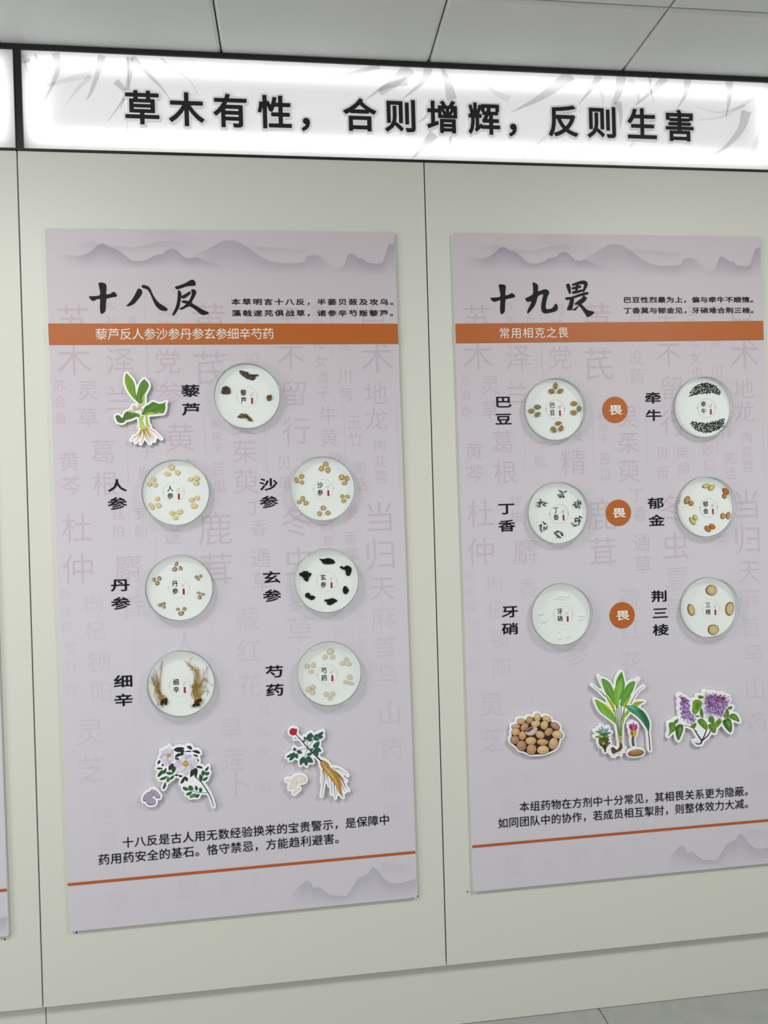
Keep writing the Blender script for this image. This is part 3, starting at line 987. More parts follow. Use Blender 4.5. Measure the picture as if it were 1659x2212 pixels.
for key, cx, cz, ru, rv, gm, what in DISH:
    cz += ZF
    t = thing('specimen_dish', (cx, YB, cz), 'round clear dish marked %s holding %s' % (key, what), 'dish', 'specimen dishes on the boards')
    b = M()
    n = 96
    pts = [(cx + 0.0968 * math.cos(a), cz + 0.0968 * math.sin(a)) for a in np.linspace(0, 2 * math.pi, n + 1)[:-1]]
    b.prism(pts, YC, YB - 0.0008, card_m)
    card = b.build('card', t)
    b = M()
    b.lathe((cx, cz), [(0.0972, yb), (RD, yb), (RD, yfr + 0.0024), (RD - 0.0003, yfr + 0.0013), (RD - 0.0010, yfr + 0.0004), (RD - 0.0021, yfr), (RD - 0.0034, yfr + 0.0003),
                       (RD - 0.0036, yfr + 0.0012), (0.0985, yfr + 0.003), (0.0980, yb - 0.001)], clear_side, 128)
    b.build('rim', t, smooth=True)
    b = M()
    b.add([(cx + (RD - .0034) * math.cos(a), yfr + 0.0006, cz + (RD - .0034) * math.sin(a)) for a in np.linspace(0, 2 * math.pi, n + 1)[:-1]], [list(range(n))], clear_front)
    b.build('lid', t)
    # what is printed on the card
    o = xz(ru, rv, YC)
    yp = YC - 0.0003
    b = M()
    rr = 0.0308
    ang = [a for a in np.linspace(0, 2 * math.pi, 73)]
    vs = [(o[0] + r * math.cos(a), yp, o[1] + r * math.sin(a)) for a in ang for r in (rr - 0.00035, rr + 0.00035)]
    b.add(vs, [(2 * i, 2 * i + 1, 2 * i + 3, 2 * i + 2) for i in range(72)], gm)
    for sx in (-1, 1):
        x = o[0] + sx * rr
        b.poly([(x - .0022, o[1] + .0025), (x, o[1] + .0045), (x + .0025, o[1] + .002), (x + .0005, o[1] - .001), (x + .0012 * -sx, o[1] - .0055), (x - .001, o[1] - .002)], yp - 0.0001, gm)
    gx, gz = o[0] + 0.0125, o[1] + 0.0058
    for k in range(5):
        a = 0.5 + 1.25 * k
        b.poly([(gx + px, gz + pz) for px, pz in leaf(0.001 * math.cos(a), 0.001 * math.sin(a), 0.0055 * math.cos(a), 0.0055 * math.sin(a), 0.0022)], yp - 0.00005 * k, gm)
    b.poly([(gx + px, gz + pz) for px, pz in leaf(0.002, 0.003, 0.0075, 0.0085, 0.002)], yp - 0.0003, gm)
    b.build('label_ring', card)
    b = M()
    for ch, dz in zip(key, (0.0130, -0.0100)):
        b.glyph(ch, (o[0] - 0.0105, o[1] + dz), (0.0185, 0.001), (-0.001, 0.0195), yp, ink_text, 0.017)
    b.build('label_text', card)
    b = M()
    for k in range(3):
        c = (o[0] + 0.0145, o[1] - 0.0065 - 0.0057 * k)
        b.poly(ellipse(c[0], c[1], 0.0035, 0.0037, 0, 14), yp - 0.0001 * k, seal_m)
    b.build('red_seal', card)

# ------------------------------------------------------------------ specimens
ZK = 9.7588
ORG = {'藜芦': (450, 770), '人参': (295, 980), '沙参': (615, 970), '丹参': (300, 1187), '玄参': (623, 1170), '细辛': (305, 1392), '芍药': (628, 1372), '巴豆': (1115, 800),
       '牵牛': (1440, 795), '丁香': (1122, 1024), '郁金': (1445, 1012), '牙硝': (1130, 1245), '三棱': (1452, 1230)}
DC = {d[0]: (d[1], d[2] + ZF) for d in DISH}


def sp(key, x, y, yy=None):
    return xz(ORG[key][0] + x / ZK, ORG[key][1] + y / ZK, YC if yy is None else yy)


DIRS = ['right', 'upper right', 'upper', 'upper left', 'left', 'lower left', 'lower', 'lower right']


def direction(dx, dz, used=()):
    a = math.atan2(dz, dx) / (math.pi / 4)
    order = sorted(range(8), key=lambda k: min(abs(a - k), abs(a - k + 8), abs(a - k - 8)))
    for k in order:
        if DIRS[k] not in used:
            return DIRS[k]
    return DIRS[order[0]]


def loft(mesh, pts, rings, side, face, core=None, jitter=0.0):
    """pile concentric copies of an outline towards the room: rings = (scale, height, is face)"""
    c = np.mean(pts, 0)
    if area2(pts) < 0:
        pts = pts[::-1]
    n = len(pts)
    prev = None
    base = len(mesh.v)
    allv = []
    for s, h, kind in rings:
        ring = [(c[0] + (p[0] - c[0]) * s, YC - h * (1 + jitter * rng.uniform(-1, 1)), c[1] + (p[1] - c[1]) * s) for p in pts]
        allv.append(ring)
    for i in range(len(rings) - 1):
        m = {0: side, 1: face, 2: core or face}[rings[i + 1][2]]
        vs = allv[i] + allv[i + 1]
        mesh.add(vs, [(j, (j + 1) % n, n + (j + 1) % n, n + j) for j in range(n)], m)
    m = {0: side, 1: face, 2: core or face}[rings[-1][2]]
    mesh.add(allv[-1] + [(c[0], YC - rings[-1][1], c[1])], [(j, (j + 1) % n, n) for j in range(n)], m)


def slices(key, groups, size, side, face, core, noun, adj, plural, h=0.003, wob=0.05, alt=None, ring=0.88):
    for gi, g in enumerate(groups):
        cen = np.mean([sp(key, q[0], q[1]) for q in g], 0)
        where = direction(cen[0] - DC[key][0], cen[1] - DC[key][1])
        used = []
        for q in g:
            cx, cy, rx, ry = q[:4]
            rot = q[4] if len(q) > 4 else 0
            pts = [sp(key, *p) for p in ellipse(cx, cy, rx, ry, rot, 22, wob)]
            c = sp(key, cx, cy)
            b = M()
            f, co, sd = face, core, side
            if alt and gi in alt:
                sd, f, co = alt[gi]
            loft(b, pts, [(1.0, 0.0002, 0), (1.0, h * .75, 0), (.94, h, 0), (ring, h * 1.02, 0), (.52, h * 0.98, 1), (.30, h, 2)], sd, f, co, 0.05)
            d = direction(c[0] - cen[0], c[1] - cen[1], used) if len(g) > 1 else None
            if d:
                used.append(d)
            lab = '%s %s, %sthe %s group inside the %s dish' % (adj, noun, (d + ' one of ') if d else 'single in ', where, key) if d else '%s %s at the %s of the %s dish' % (adj, noun, where, key)
            tag(b.build(noun.replace(' ', '_'), loc=(c[0], YC, c[1])), lab, noun.split(' ')[-1], '%s in the %s dish' % (plural, key))


gin = (mat('ginseng_skin', C(190, 160, 100, .95), .6), mat('ginseng_flesh', C(224, 208, 158, 1.0), .6, col2=C(212, 186, 126, 1.0), scale=300), mat('ginseng_core', C(214, 190, 130, 1), .6))
slices('人参', [[(735, 290, 65, 60), (650, 425, 65, 45, 10), (862, 395, 65, 45, 40)], [(1135, 540, 52, 42), (1265, 520, 58, 55), (1258, 622, 62, 45, -10)],
              [(1163, 975, 55, 48), (1278, 930, 52, 45, 30), (1215, 1100, 70, 55, -20)], [(750, 1250, 52, 50), (905, 1230, 70, 52, -30), (822, 1350, 52, 45)],
              [(312, 1105, 80, 45, 50), (460, 1090, 60, 50, 20), (440, 948, 48, 45)], [(278, 640, 45, 45), (393, 655, 50, 50), (360, 540, 52, 48)]], 1, *gin, 'root slice', 'pale yellow', 'pale slices')
sha = (mat('sha_skin', C(120, 78, 30), .6, col2=C(165, 120, 45), scale=260), mat('sha_flesh', C(196, 164, 84, .95), .6, col2=C(164, 124, 52, .95), scale=400), mat('sha_core', C(206, 176, 104, .95), .6))
slices('沙参', [[(862, 315, 52, 50), (775, 410, 52, 55), (908, 438, 52, 60)], [(1198, 595, 58, 55), (1308, 618, 45, 52), (1257, 718, 52, 38)],
              [(1213, 995, 42, 38), (1322, 1000, 40, 38), (1245, 1090, 45, 42)], [(810, 1240, 52, 48), (735, 1360, 48, 48), (910, 1345, 48, 48)],
              [(380, 1045, 45, 50), (305, 1118, 40, 38), (448, 1138, 48, 45)], [(250, 655, 38, 62, -25), (358, 578, 50, 45), (362, 700, 40, 42)]], 1, *sha, 'root slice', 'golden brown', 'golden slices', wob=.07)
dan = (mat('dan_skin', C(52, 34, 20), .6), mat('dan_flesh', C(188, 150, 92), .6, col2=C(160, 118, 66), scale=400), mat('dan_core', C(200, 170, 110), .6))
slices('丹参', [[(790, 305, 28, 45, 30), (755, 412, 42, 48, 20), (878, 392, 35, 38, -20)], [(1210, 575, 30, 28), (1300, 560, 28, 32), (1250, 625, 26, 26)],
              [(1260, 912, 38, 22, -10), (1350, 940, 38, 22, 15), (1280, 1005, 35, 42, 15)], [(820, 1257, 32, 28), (960, 1250, 38, 32), (890, 1345, 58, 40, -5)],
              [(522, 1135, 40, 24, -15), (447, 1168, 40, 28), (530, 1210, 30, 30, 30)], [(318, 632, 30, 36), (430, 605, 40, 38, 30), (388, 705, 42, 42)]], 1, *dan, 'root slice', 'small dark-rimmed', 'dark-rimmed slices', wob=.08, ring=.78)
sho = (mat('peony_skin', C(172, 156, 126), .6), mat('peony_flesh', C(218, 206, 180, 1), .6, col2=C(208, 192, 164, 1), scale=300), mat('peony_core', C(208, 192, 160), .6))
pale = (mat('peony_skin_pale', C(176, 180, 176), .6), mat('peony_flesh_pale', C(196, 198, 190), .6), mat('peony_core_pale', C(186, 188, 180), .6))
slices('芍药', [[(830, 340, 65, 58), (720, 455, 42, 50), (882, 455, 45, 42)], [(1168, 510, 45, 38), (1090, 590, 50, 42), (1222, 608, 45, 38)],
              [(1245, 880, 52, 50), (1160, 985, 45, 38), (1272, 1008, 48, 38)], [(745, 1240, 45, 50), (885, 1232, 42, 45), (828, 1325, 38, 38)],
              [(463, 1090, 48, 45), (372, 1140, 48, 50), (465, 1200, 42, 50)], [(350, 650, 48, 50), (477, 628, 40, 55), (430, 763, 45, 42)]], 1, *sho, 'root slice', 'pale beige', 'beige slices')
yu = (mat('yu_skin', C(120, 72, 22), .45), mat('yu_flesh', C(186, 138, 62), .45, col2=C(172, 118, 44), scale=260), mat('yu_core', C(190, 146, 72), .45))
yu_p = (mat('yu_skin_pale', C(122, 88, 38), .45), mat('yu_flesh_pale', C(198, 172, 104), .45), mat('yu_core_pale', C(206, 184, 120), .45))
yu_d = (mat('yu_skin_dark', C(112, 58, 14), .45), mat('yu_flesh_dark', C(176, 104, 26), .45, col2=C(190, 122, 40), scale=260), mat('yu_core_dark', C(180, 112, 34), .45))
slices('郁金', [[(775, 365, 82, 42, -12), (890, 402, 76, 50, -30)], [(1190, 480, 80, 52, 50), (1165, 580, 45, 55, -10)], [(1135, 1000, 55, 60), (1245, 990, 42, 75, 5)],
              [(815, 1270, 78, 54, 55), (910, 1222, 65, 50, 45)], [(490, 1107, 90, 44, 58), (548, 1033, 62, 40, 62)], [(378, 665, 58, 84, 18), (465, 733, 48, 56)]],
       1, *yu, 'tuber slice', 'amber', 'amber slices', wob=.04, alt={0: yu_p, 4: yu_p, 3: yu_d, 1: yu_d})
san = (mat('san_skin', C(112, 78, 38), .6), mat('san_flesh', C(200, 176, 122, .97), .6, col2=C(190, 162, 106, .97), scale=200), mat('san_core', C(202, 180, 130, .97), .6))
slices('三棱', [[(818, 435, 108, 110)], [(395, 850, 68, 124, -14)], [(860, 1265, 108, 108)], [(1205, 825, 88, 138, 8)]], 1, *san, 'tuber slice', 'large tan', 'tan slices', h=0.004, wob=.035)
# a slice standing on edge against the rim
b = M()
p0, p1 = sp('郁金', 275, 545, YC - .006), sp('郁金', 228, 745, YC - .006)
pts = stroke([p0, ((p0[0] + p1[0]) / 2 - .002, (p0[1] + p1[1]) / 2), p1], 0.0006, 0.0006, 0.0014)
b.prism(pts, YC - 0.004, YC - 0.0002, mat('yu_edge', C(140, 110, 70), .6))
tag(b.build('tuber_slice', loc=(p0[0], YC, p0[1])), 'thin tan slice standing on edge by the left rim of the 郁金 dish', 'slice', 'amber slices in the 郁金 dish')


def chunk(key, pts, h, m, name, label, cat, group, core=None):
    q = smooth_loop([sp(key, *p) for p in pts], 3)
    q = [(x + rng.normal(0, .00025), z + rng.normal(0, .00025)) for x, z in q]
    b = M()
    loft(b, q, [(1.0, 0.0002, 0), (1.03, h * .35, 0), (.93, h * .75, 0), (.70, h, 1), (.42, h * .88, 1), (.2, h * 1.05, 1)], m, core or m, None, 0.25)
    c = np.mean(q, 0)
    tag(b.build(name, loc=(c[0], YC, c[1])), label, cat, group)


li = mat('veratrum_bark', C(74, 62, 48), .7, col2=C(34, 30, 24), scale=260)
li2 = mat('veratrum_brown', C(104, 84, 70), .7, col2=C(50, 40, 32), scale=260)
li3 = mat('veratrum_tan', C(140, 108, 56), .7, col2=C(72, 52, 30), scale=260)
chunk('藜芦', [(660, 310), (720, 305), (790, 325), (845, 340), (860, 390), (900, 380), (960, 385), (1045, 385), (1050, 410), (990, 420), (990, 465), (930, 505), (880, 480), (820, 475), (760, 430), (690, 380)], .006, li,
      'root_piece', 'wing-shaped dark brown root piece at the top of the 藜芦 dish', 'root', 'root pieces in the 藜芦 dish', li2)
chunk('藜芦', [(300, 665), (345, 635), (385, 630), (440, 660), (465, 710), (450, 785), (350, 795), (285, 780), (280, 740)], .007, li,
      'root_piece', 'roundish brown root lump at the left of the 藜芦 dish', 'root', 'root pieces in the 藜芦 dish', li2)
chunk('藜芦', [(1240, 830), (1300, 815), (1310, 800), (1330, 830), (1335, 870), (1320, 920), (1275, 940), (1240, 910), (1230, 870)], .006, mat('veratrum_dark', C(40, 42, 28), .7),
      'root_piece', 'smallest dark root piece with tan cut face at the right of the 藜芦 dish', 'root', 'root pieces in the 藜芦 dish', li3)
chunk('藜芦', [(615, 1275), (660, 1235), (700, 1200), (740, 1215), (800, 1210), (850, 1260), (890, 1290), (920, 1330), (940, 1375), (900, 1350), (865, 1370), (840, 1320), (790, 1285), (700, 1300), (650, 1295)], .005, li3,
      'root_piece', 'frayed yellowish root piece at the bottom of the 藜芦 dish', 'root', 'root pieces in the 藜芦 dish', li3)
xu = mat('scrophularia_black', (0.003, 0.003, 0.003), .6, .15, col2=(0.010, 0.008, 0.007), scale=300)
for pts, lab in (([(655, 362), (740, 365), (840, 342), (920, 370), (975, 415), (960, 460), (880, 470), (745, 468), (700, 410)], 'long flat black root piece at the top'),
                 ([(1085, 535), (1120, 515), (1160, 545), (1200, 515), (1260, 508), (1315, 545), (1330, 600), (1310, 660), (1275, 720), (1215, 690), (1200, 600), (1130, 575)], 'hooked black root piece at the upper right'),
                 ([(230, 670), (280, 650), (330, 620), (400, 625), (440, 660), (480, 660), (470, 710), (430, 760), (400, 840), (330, 795), (300, 740), (240, 710)], 'large winged black root piece at the upper left'),
                 ([(355, 1110), (400, 1080), (440, 1085), (470, 1135), (520, 1140), (560, 1165), (550, 1200), (490, 1230), (430, 1200), (365, 1165)], 'bean-shaped black root piece at the lower left'),
                 ([(762, 1240), (780, 1215), (840, 1215), (910, 1190), (970, 1205), (1030, 1250), (950, 1300), (880, 1335), (810, 1310), (820, 1265), (770, 1260)], 'leaf-shaped black root piece at the bottom'),
                 ([(1155, 970), (1205, 935), (1270, 1010), (1250, 1070), (1205, 1105), (1150, 1060)], 'smallest black root piece at the lower right')):
    chunk('玄参', pts, .005, xu, 'root_piece', lab + ' of the 玄参 dish', 'root', 'black pieces in the 玄参 dish')

# bundles of thin roots
fib = mat('root_fibre', C(190, 158, 78), .6, col2=C(150, 112, 42), scale=120)
crown_m = mat('root_crown', C(70, 46, 28), .7, col2=C(36, 22, 14), scale=250)


def bundle(label, starts, targets, crown):
    c = sp('细辛', *crown[0][:2])
    t = thing('root_bundle', (c[0], YC, c[1]), label, 'root', 'root bundles in the 细辛 dish')
    b = M()
    for k, (tg, mids) in enumerate(targets):
        s = starts[k % len(starts)]
        P = [s] + mids + [tg]
        P = smooth_path([(p[0] + rng.normal(0, 9), p[1] + rng.normal(0, 9)) for p in P], 5)
        n = len(P)
        path = []
        for i, p in enumerate(P):
            q = sp('细辛', *p)
            path.append((q[0], YC - 0.0012 - 0.004 * math.sin(math.pi * i / n) * rng.uniform(.3, 1.2), q[1]))
        b.tube(path, [0.0009 * (1 - .55 * i / n) for i in range(n)], fib, 5)
    b.build('root_fibres', t, smooth=True)
    b = M()
    for x, y, r in crown:
        q = smooth_loop([sp('细辛', *p) for p in ellipse(x, y, r, r * .8, rng.uniform(0, 180), 9, .16)], 2)
        loft(b, q, [(1, .0002, 0), (1.02, .003, 0), (.8, .0065, 0), (.4, .0078, 0)], crown_m, crown_m, None, .3)
    b.build('root_crown', t)


left_t = []
for tg in [(200, 680), (215, 660), (240, 610), (285, 500), (330, 640), (430, 350), (440, 340), (390, 740), (185, 780), (350, 700), (225, 720), (260, 640), (370, 650), (395, 800), (300, 600), (345, 560), (250, 700), (410, 420), (320, 740), (280, 1100)]:
    left_t.append((tg, [(430 + rng.normal(0, 35), 1120), (360 + (tg[0] - 300) * .25 + rng.normal(0, 18), 980 + rng.normal(0, 10)), (330 + (tg[0] - 300) * .55, 840)]))
left_t += [((310, 1160), [(400, 1190), (350, 1240), (380, 1280)]), ((405, 1330), [(450, 1270)]), ((475, 1325), [(450, 1280)]), ((575, 1190), [(540, 1180)]), ((535, 1120), [(500, 1090), (470, 1060)]), ((300, 1080), [(380, 1180), (320, 1130)])]
bundle('bundle of thin yellow roots fanning out on the left of the 细辛 dish', [(470, 1200), (430, 1220), (500, 1170), (450, 1180)], left_t, [(480, 1190, 62), (440, 1235, 42), (520, 1170, 45), (525, 1240, 34)])
right_t = []
for tg in [(930, 370), (960, 430), (1000, 385), (900, 325), (1015, 525), (980, 410), (1060, 440), (1120, 420), (1080, 400), (1180, 450), (1140, 520), (1230, 540)]:
    right_t.append((tg, [(1150 + rng.normal(0, 45), 1060), (1150 + rng.normal(0, 55), 900), (1180 + rng.normal(0, 45), 720), (1150 + (tg[0] - 1000) * .35, 540)]))
for tg in [(1405, 460), (1310, 510), (1380, 700), (1400, 740), (1430, 770), (1540, 885), (1345, 690)]:
    right_t.append((tg, [(1200 + rng.normal(0, 40), 1040), (1230 + rng.normal(0, 35), 860), (1300 + rng.normal(0, 25), 740)]))
right_t += [((1060, 270), [(1200, 1000), (1140, 800), (1090, 600), (1030, 420), (1020, 330)]), ((1410, 470), [(1240, 980), (1350, 860), (1390, 600)]), ((1385, 1080), [(1290, 1000), (1350, 880), (1400, 970)]),
            ((1320, 900), [(1110, 1010), (1085, 940), (1150, 830)]), ((1110, 700), [(1130, 1000), (1180, 860)]), ((1430, 990), [(1270, 1060), (1340, 960)]), ((1310, 1260), [(1250, 1220)]), ((1335, 1220), [(1260, 1180)]),
            ((1015, 1260), [(1090, 1280)]), ((1325, 1130), [(1260, 1160)]), ((1260, 1330), [(1220, 1270)]), ((1350, 880), [(1110, 1080), (1100, 960), (1200, 850), (1280, 840)])]
bundle('tangled bundle of thin yellow roots on the right of the 细辛 dish', [(1180, 1190), (1130, 1210), (1220, 1170), (1160, 1160)], right_t, [(1185, 1210, 62), (1110, 1285, 34), (1255, 1170, 36), (1200, 1270, 40), (1150, 1250, 40)])


def ellipsoid(mesh, c, ax, ay, hz, m, n=10, k=6, tip=0.0, side=None):
    """egg on the card: centre c, half axes as (x, z) vectors, height hz"""
    vs, fs = [], []
    for i in range(k + 1):
        ph = math.pi * i / k
        for j in range(n):
            a = 2 * math.pi * j / n
            r = math.sin(ph)
            u = math.cos(ph) * (1 + tip * (math.cos(ph) > 0) * math.cos(ph) ** 6)
            vs.append((c[0] + ax[0] * u + ay[0] * r * math.cos(a), YC - hz * (1.0 - 0.98 * r * math.sin(a)), c[1] + ax[1] * u + ay[1] * r * math.cos(a)))
    for i in range(k):
        for j in range(n):
            fs.append((i * n + j, (i + 1) * n + j, (i + 1) * n + (j + 1) % n, i * n + (j + 1) % n))
    mesh.add(vs, fs, m)


# croton seeds
cro = [mat('croton_%d' % i, C(*c), .5, col2=C(*d), scale=240) for i, (c, d) in enumerate((((160, 138, 78), (120, 96, 46)), ((176, 142, 76), (140, 104, 44)), ((172, 128, 56), (126, 84, 30)), ((150, 140, 98), (104, 92, 50))))]
CRO = [[(822, 335, 65, 45, -90), (735, 443, 60, 48, 20), (918, 440, 62, 47, -30)], [(1208, 700, 64, 48, 5), (1318, 805, 58, 44, 85), (1208, 893, 62, 50, -160)],
       [(875, 1118, 60, 42, -10), (780, 1245, 66, 52, 50), (938, 1228, 60, 46, -70)], [(437, 772, 66, 48, 5), (317, 858, 60, 48, -170), (440, 933, 60, 47, -35)]]
for gi, g in enumerate(CRO):
    cen = np.mean([sp('巴豆', q[0], q[1]) for q in g], 0)
    where = direction(cen[0] - DC['巴豆'][0], cen[1] - DC['巴豆'][1])
    used = []
    for i, (x, y, a, bb, rot) in enumerate(g):
        c = np.array(sp('巴豆', x, y))
        r = math.radians(rot)
        ax = np.array(sp('巴豆', x + a * math.cos(r), y + a * math.sin(r))) - c
        ay = np.array(sp('巴豆', x - bb * math.sin(r), y + bb * math.cos(r))) - c
        me = M()
        ellipsoid(me, c, ax, ay, 0.0042, cro[(gi + i * 2) % 4], 14, 10, .22)
        me.tube([(c[0] - ax[0], YC - .0042, c[1] - ax[1]), (c[0] - ax[0] * .5, YC - .0077, c[1] - ax[1] * .5), (c[0], YC - .0084, c[1]), (c[0] + ax[0] * .5, YC - .0077, c[1] + ax[1] * .5), (c[0] + ax[0] * 1.1, YC - .0042, c[1] + ax[1] * 1.1)], .0003, mat('croton_ridge', C(96, 66, 28), .6), 5)
        d = direction(c[0] - cen[0], c[1] - cen[1], used)
        used.append(d)
        tag(me.build('seed', loc=(c[0], YC, c[1]), smooth=True), 'oval brown seed, %s one of the %s trio inside the 巴豆 dish' % (d, where), 'seed', 'brown seeds in the 巴豆 dish')

# small black seeds, each one an object
seed_m = mat('black_seed', (0.004, 0.004, 0.005), .6, .15)
proto = []
for k in range(3):
    me = M()
    YCs = YC
    ellipsoid(me, (0, 0), (0.0026 + .0002 * k, 0), (0, 0.0018), 0.0015, seed_m, 8, 5, .3)
    proto.append(me)
seed_mesh = []


HEAPS = [([(485, 590), (500, 480), (560, 425), (680, 340), (850, 320), (1000, 360), (1080, 420), (1130, 510), (1110, 560), (960, 525), (800, 540), (640, 550)], 'upper', 135),
         ([(510, 1170), (540, 1130), (700, 1160), (900, 1150), (1050, 1120), (1150, 1070), (1220, 1080), (1215, 1140), (1190, 1220), (1080, 1300), (920, 1350), (770, 1365), (640, 1310), (550, 1250)], 'lower', 165)]
first = [None] * 3
for poly, nm_, cap in HEAPS:
    got = []
    tries = 0
    md = 24.5
    while len(got) < cap and tries < 9000:
        tries += 1
        p = (rng.uniform(480, 1230), rng.uniform(310, 1370))
        if inside(p, poly) and all((p[0] - q[0]) ** 2 + (p[1] - q[1]) ** 2 > md * md for q in got):
            got.append(p)
    for p in got:
        c = sp('牵牛', *p)
        k = int(rng.integers(0, 3))
        if first[k] is None:
            me = bpy.data.meshes.new('seed')
            me.from_pydata([(v[0], v[1] - YC, v[2]) for v in proto[k].v], [], proto[k].f)
            me.materials.append(seed_m)
            me.polygons.foreach_set('use_smooth', [True] * len(me.polygons))
            first[k] = bpy.data.objects.new('seed', me)
            o = first[k]
        else:
            o = first[k].copy()
        COL.objects.link(o)
        o.location = (c[0], YC, c[1])
        o.rotation_euler = (0, rng.uniform(0, 6.28), 0)
        tag(o, 'tiny black seed in the %s heap inside the 牵牛 dish' % nm_, 'seed', 'black seeds of the %s heap in the 牵牛 dish' % nm_)

# cloves
clove_m = mat('clove', (0.007, 0.005, 0.003), .6, .15, col2=(0.025, 0.016, 0.009), scale=300)
CLV = [('top', [(820, 335, 895, 378), (798, 418, 858, 492), (845, 405, 885, 492), (888, 380, 938, 497), (995, 355, 930, 385)]),
       ('upper right', [(1225, 540, 1247, 640), (1272, 556, 1282, 640), (1210, 592, 1148, 602), (1112, 655, 1165, 640), (1192, 618, 1170, 702), (1250, 650, 1256, 722), (1235, 640, 1200, 712)]),
       ('right', [(1326, 925, 1255, 888), (1152, 935, 1232, 930), (1245, 912, 1265, 982), (1160, 992, 1284, 985), (1172, 945, 1182, 1012), (1090, 1018, 1165, 1098), (1172, 1102, 1205, 1070), (1235, 1082, 1262, 1010)]),
       ('bottom', [(732, 1222, 785, 1295), (852, 1207, 778, 1203), (805, 1218, 730, 1243), (850, 1228, 915, 1302), (880, 1212, 905, 1285), (802, 1268, 800, 1342), (800, 1290, 868, 1345)]),
       ('lower left', [(485, 995, 535, 1055), (515, 1042, 556, 1046), (400, 1100, 452, 1068), (470, 1060, 438, 1150), (478, 1226, 440, 1158), (584, 1085, 546, 1168), (512, 1188, 520, 1108)]),
       ('upper left', [(435, 520, 452, 592), (358, 600, 440, 602), (346, 650, 436, 690), (412, 600, 432, 655), (526, 575, 450, 612), (588, 600, 508, 622), (560, 682, 490, 640)])]
for where, lst in CLV:
    cen = np.mean([[(a + c) / 2, (b_ + d) / 2] for a, b_, c, d in lst], 0)
    used = []
    for i, (x0, y0, x1, y1) in enumerate(lst):
        p, q = np.array(sp('丁香', x0, y0)), np.array(sp('丁香', x1, y1))
        lift = 0.0016 + 0.0012 * (i % 3)
        ts = [0, .25, .55, .75, .84, .9, .97, 1.0]
        rs = [.0008, .0012, .0014, .0016, .0021, .0026, .0019, .0006]
        me = M()
        me.tube([(p[0] + (q[0] - p[0]) * t, YC - lift, p[1] + (q[1] - p[1]) * t) for t in ts], rs, clove_m, 7)
        mid = (np.array([(x0 + x1) / 2, (y0 + y1) / 2]) - cen) * np.array([1, -1])
        d = direction(mid[0], mid[1], used)
        used.append(d)
        c = (p + q) / 2
        tag(me.build('clove', loc=(c[0], YC, c[1]), smooth=True), 'dried black clove, %s one of the %s cluster inside the 丁香 dish' % (d, where), 'clove', 'cloves in the 丁香 dish')

# white crystals, hardly visible on the card
cry = mat('crystal', (0.70, 0.73, 0.71), .35, .3)
for i, (x, y, rx, ry, lab) in enumerate([(700, 470, 60, 24, 'left one of the top row'), (790, 420, 70, 26, 'upper one of the top row'), (920, 425, 70, 34, 'right one of the top row'), (830, 480, 60, 20, 'lower one of the top row'),
                                         (370, 790, 68, 40, 'upper one of the left pair'), (430, 950, 60, 45, 'lower one of the left pair'), (1240, 830, 70, 40, 'upper one of the right pair'), (1215, 905, 55, 32, 'lower one of the right pair'),
                                         (765, 1170, 32, 18, 'small one above the bottom pair'), (770, 1295, 52, 42, 'left one of the bottom pair'), (940, 1265, 55, 42, 'right one of the bottom pair')]):
    q = [sp('牙硝', *p) for p in ellipse(x, y, rx, ry, 0, 8, .09)]
    b = M()
    loft(b, q, [(1, .0002, 0), (.9, .0010, 0), (.6, .0017, 0), (.3, .0018, 0)], cry, cry, None, .2)
    c = np.mean(q, 0)
    tag(b.build('crystal', loc=(c[0], YC, c[1])), 'faint whitish crystal, %s in the 牙硝 dish' % lab, 'crystal', 'crystals in the 牙硝 dish')

# ------------------------------------------------------------------ plant cut-outs stuck on the boards
YF = YB - 0.0125                     # printed face of a cut-out


class Cut:
    def __init__(self, ox, oy, s, label):
        self.ox, self.oy, self.s, self.label = ox, oy, s, label
        self.parts = []                 # (name, [(points, material)])
        self.guide = []

    def part(self, name, *items):
        self.parts.append((name, items))

    def px(self, p):
        return (self.ox + p[0] / self.s, self.oy + p[1] / self.s)

    def build(self, margin=4.3, name='plant_cutout', cat='cutout'):
        segs = []
        for nm, items in self.parts:
            for pts, _ in items:
                segs += loop_segs([self.px(p) for p in pts])
        segs += [(self.px(a), self.px(c)) for a, c in self.guide]
        loops = offset_outline(segs, margin, 1.0)
        allp = np.array([q for l in loops for q in l])
        c = xz(*allp.mean(0), YF)
        t = thing(name, (c[0], YB, c[1]), self.label, cat, 'plant cut-outs on the boards')
        bk = M()
        for l in loops:
            bk.prism([xz(u, v, YF) for u, v in l], YF, YB - 0.0022, white_foam)
        bk.build('white_backing', t)
        k = 0
        for nm, items in self.parts:
            b = M()
            for pts, m in items:
                k += 1
                yy = YF - 0.0002 - 0.00002 * k
                b.poly([xz(*self.px(p), YF) for p in pts], yy, m)
            b.build(nm, t)


def veins(p0, tips, m, w_=5):
    return [(stroke([p0, ((p0[0] + a[0]) / 2 + a[2], (p0[1] + a[1]) / 2 + a[3]), a[:2]], w_ * .6, 1, w_), m) for a in tips]


G = lambda r, g, b: rgb(r, g, b, 0.93)
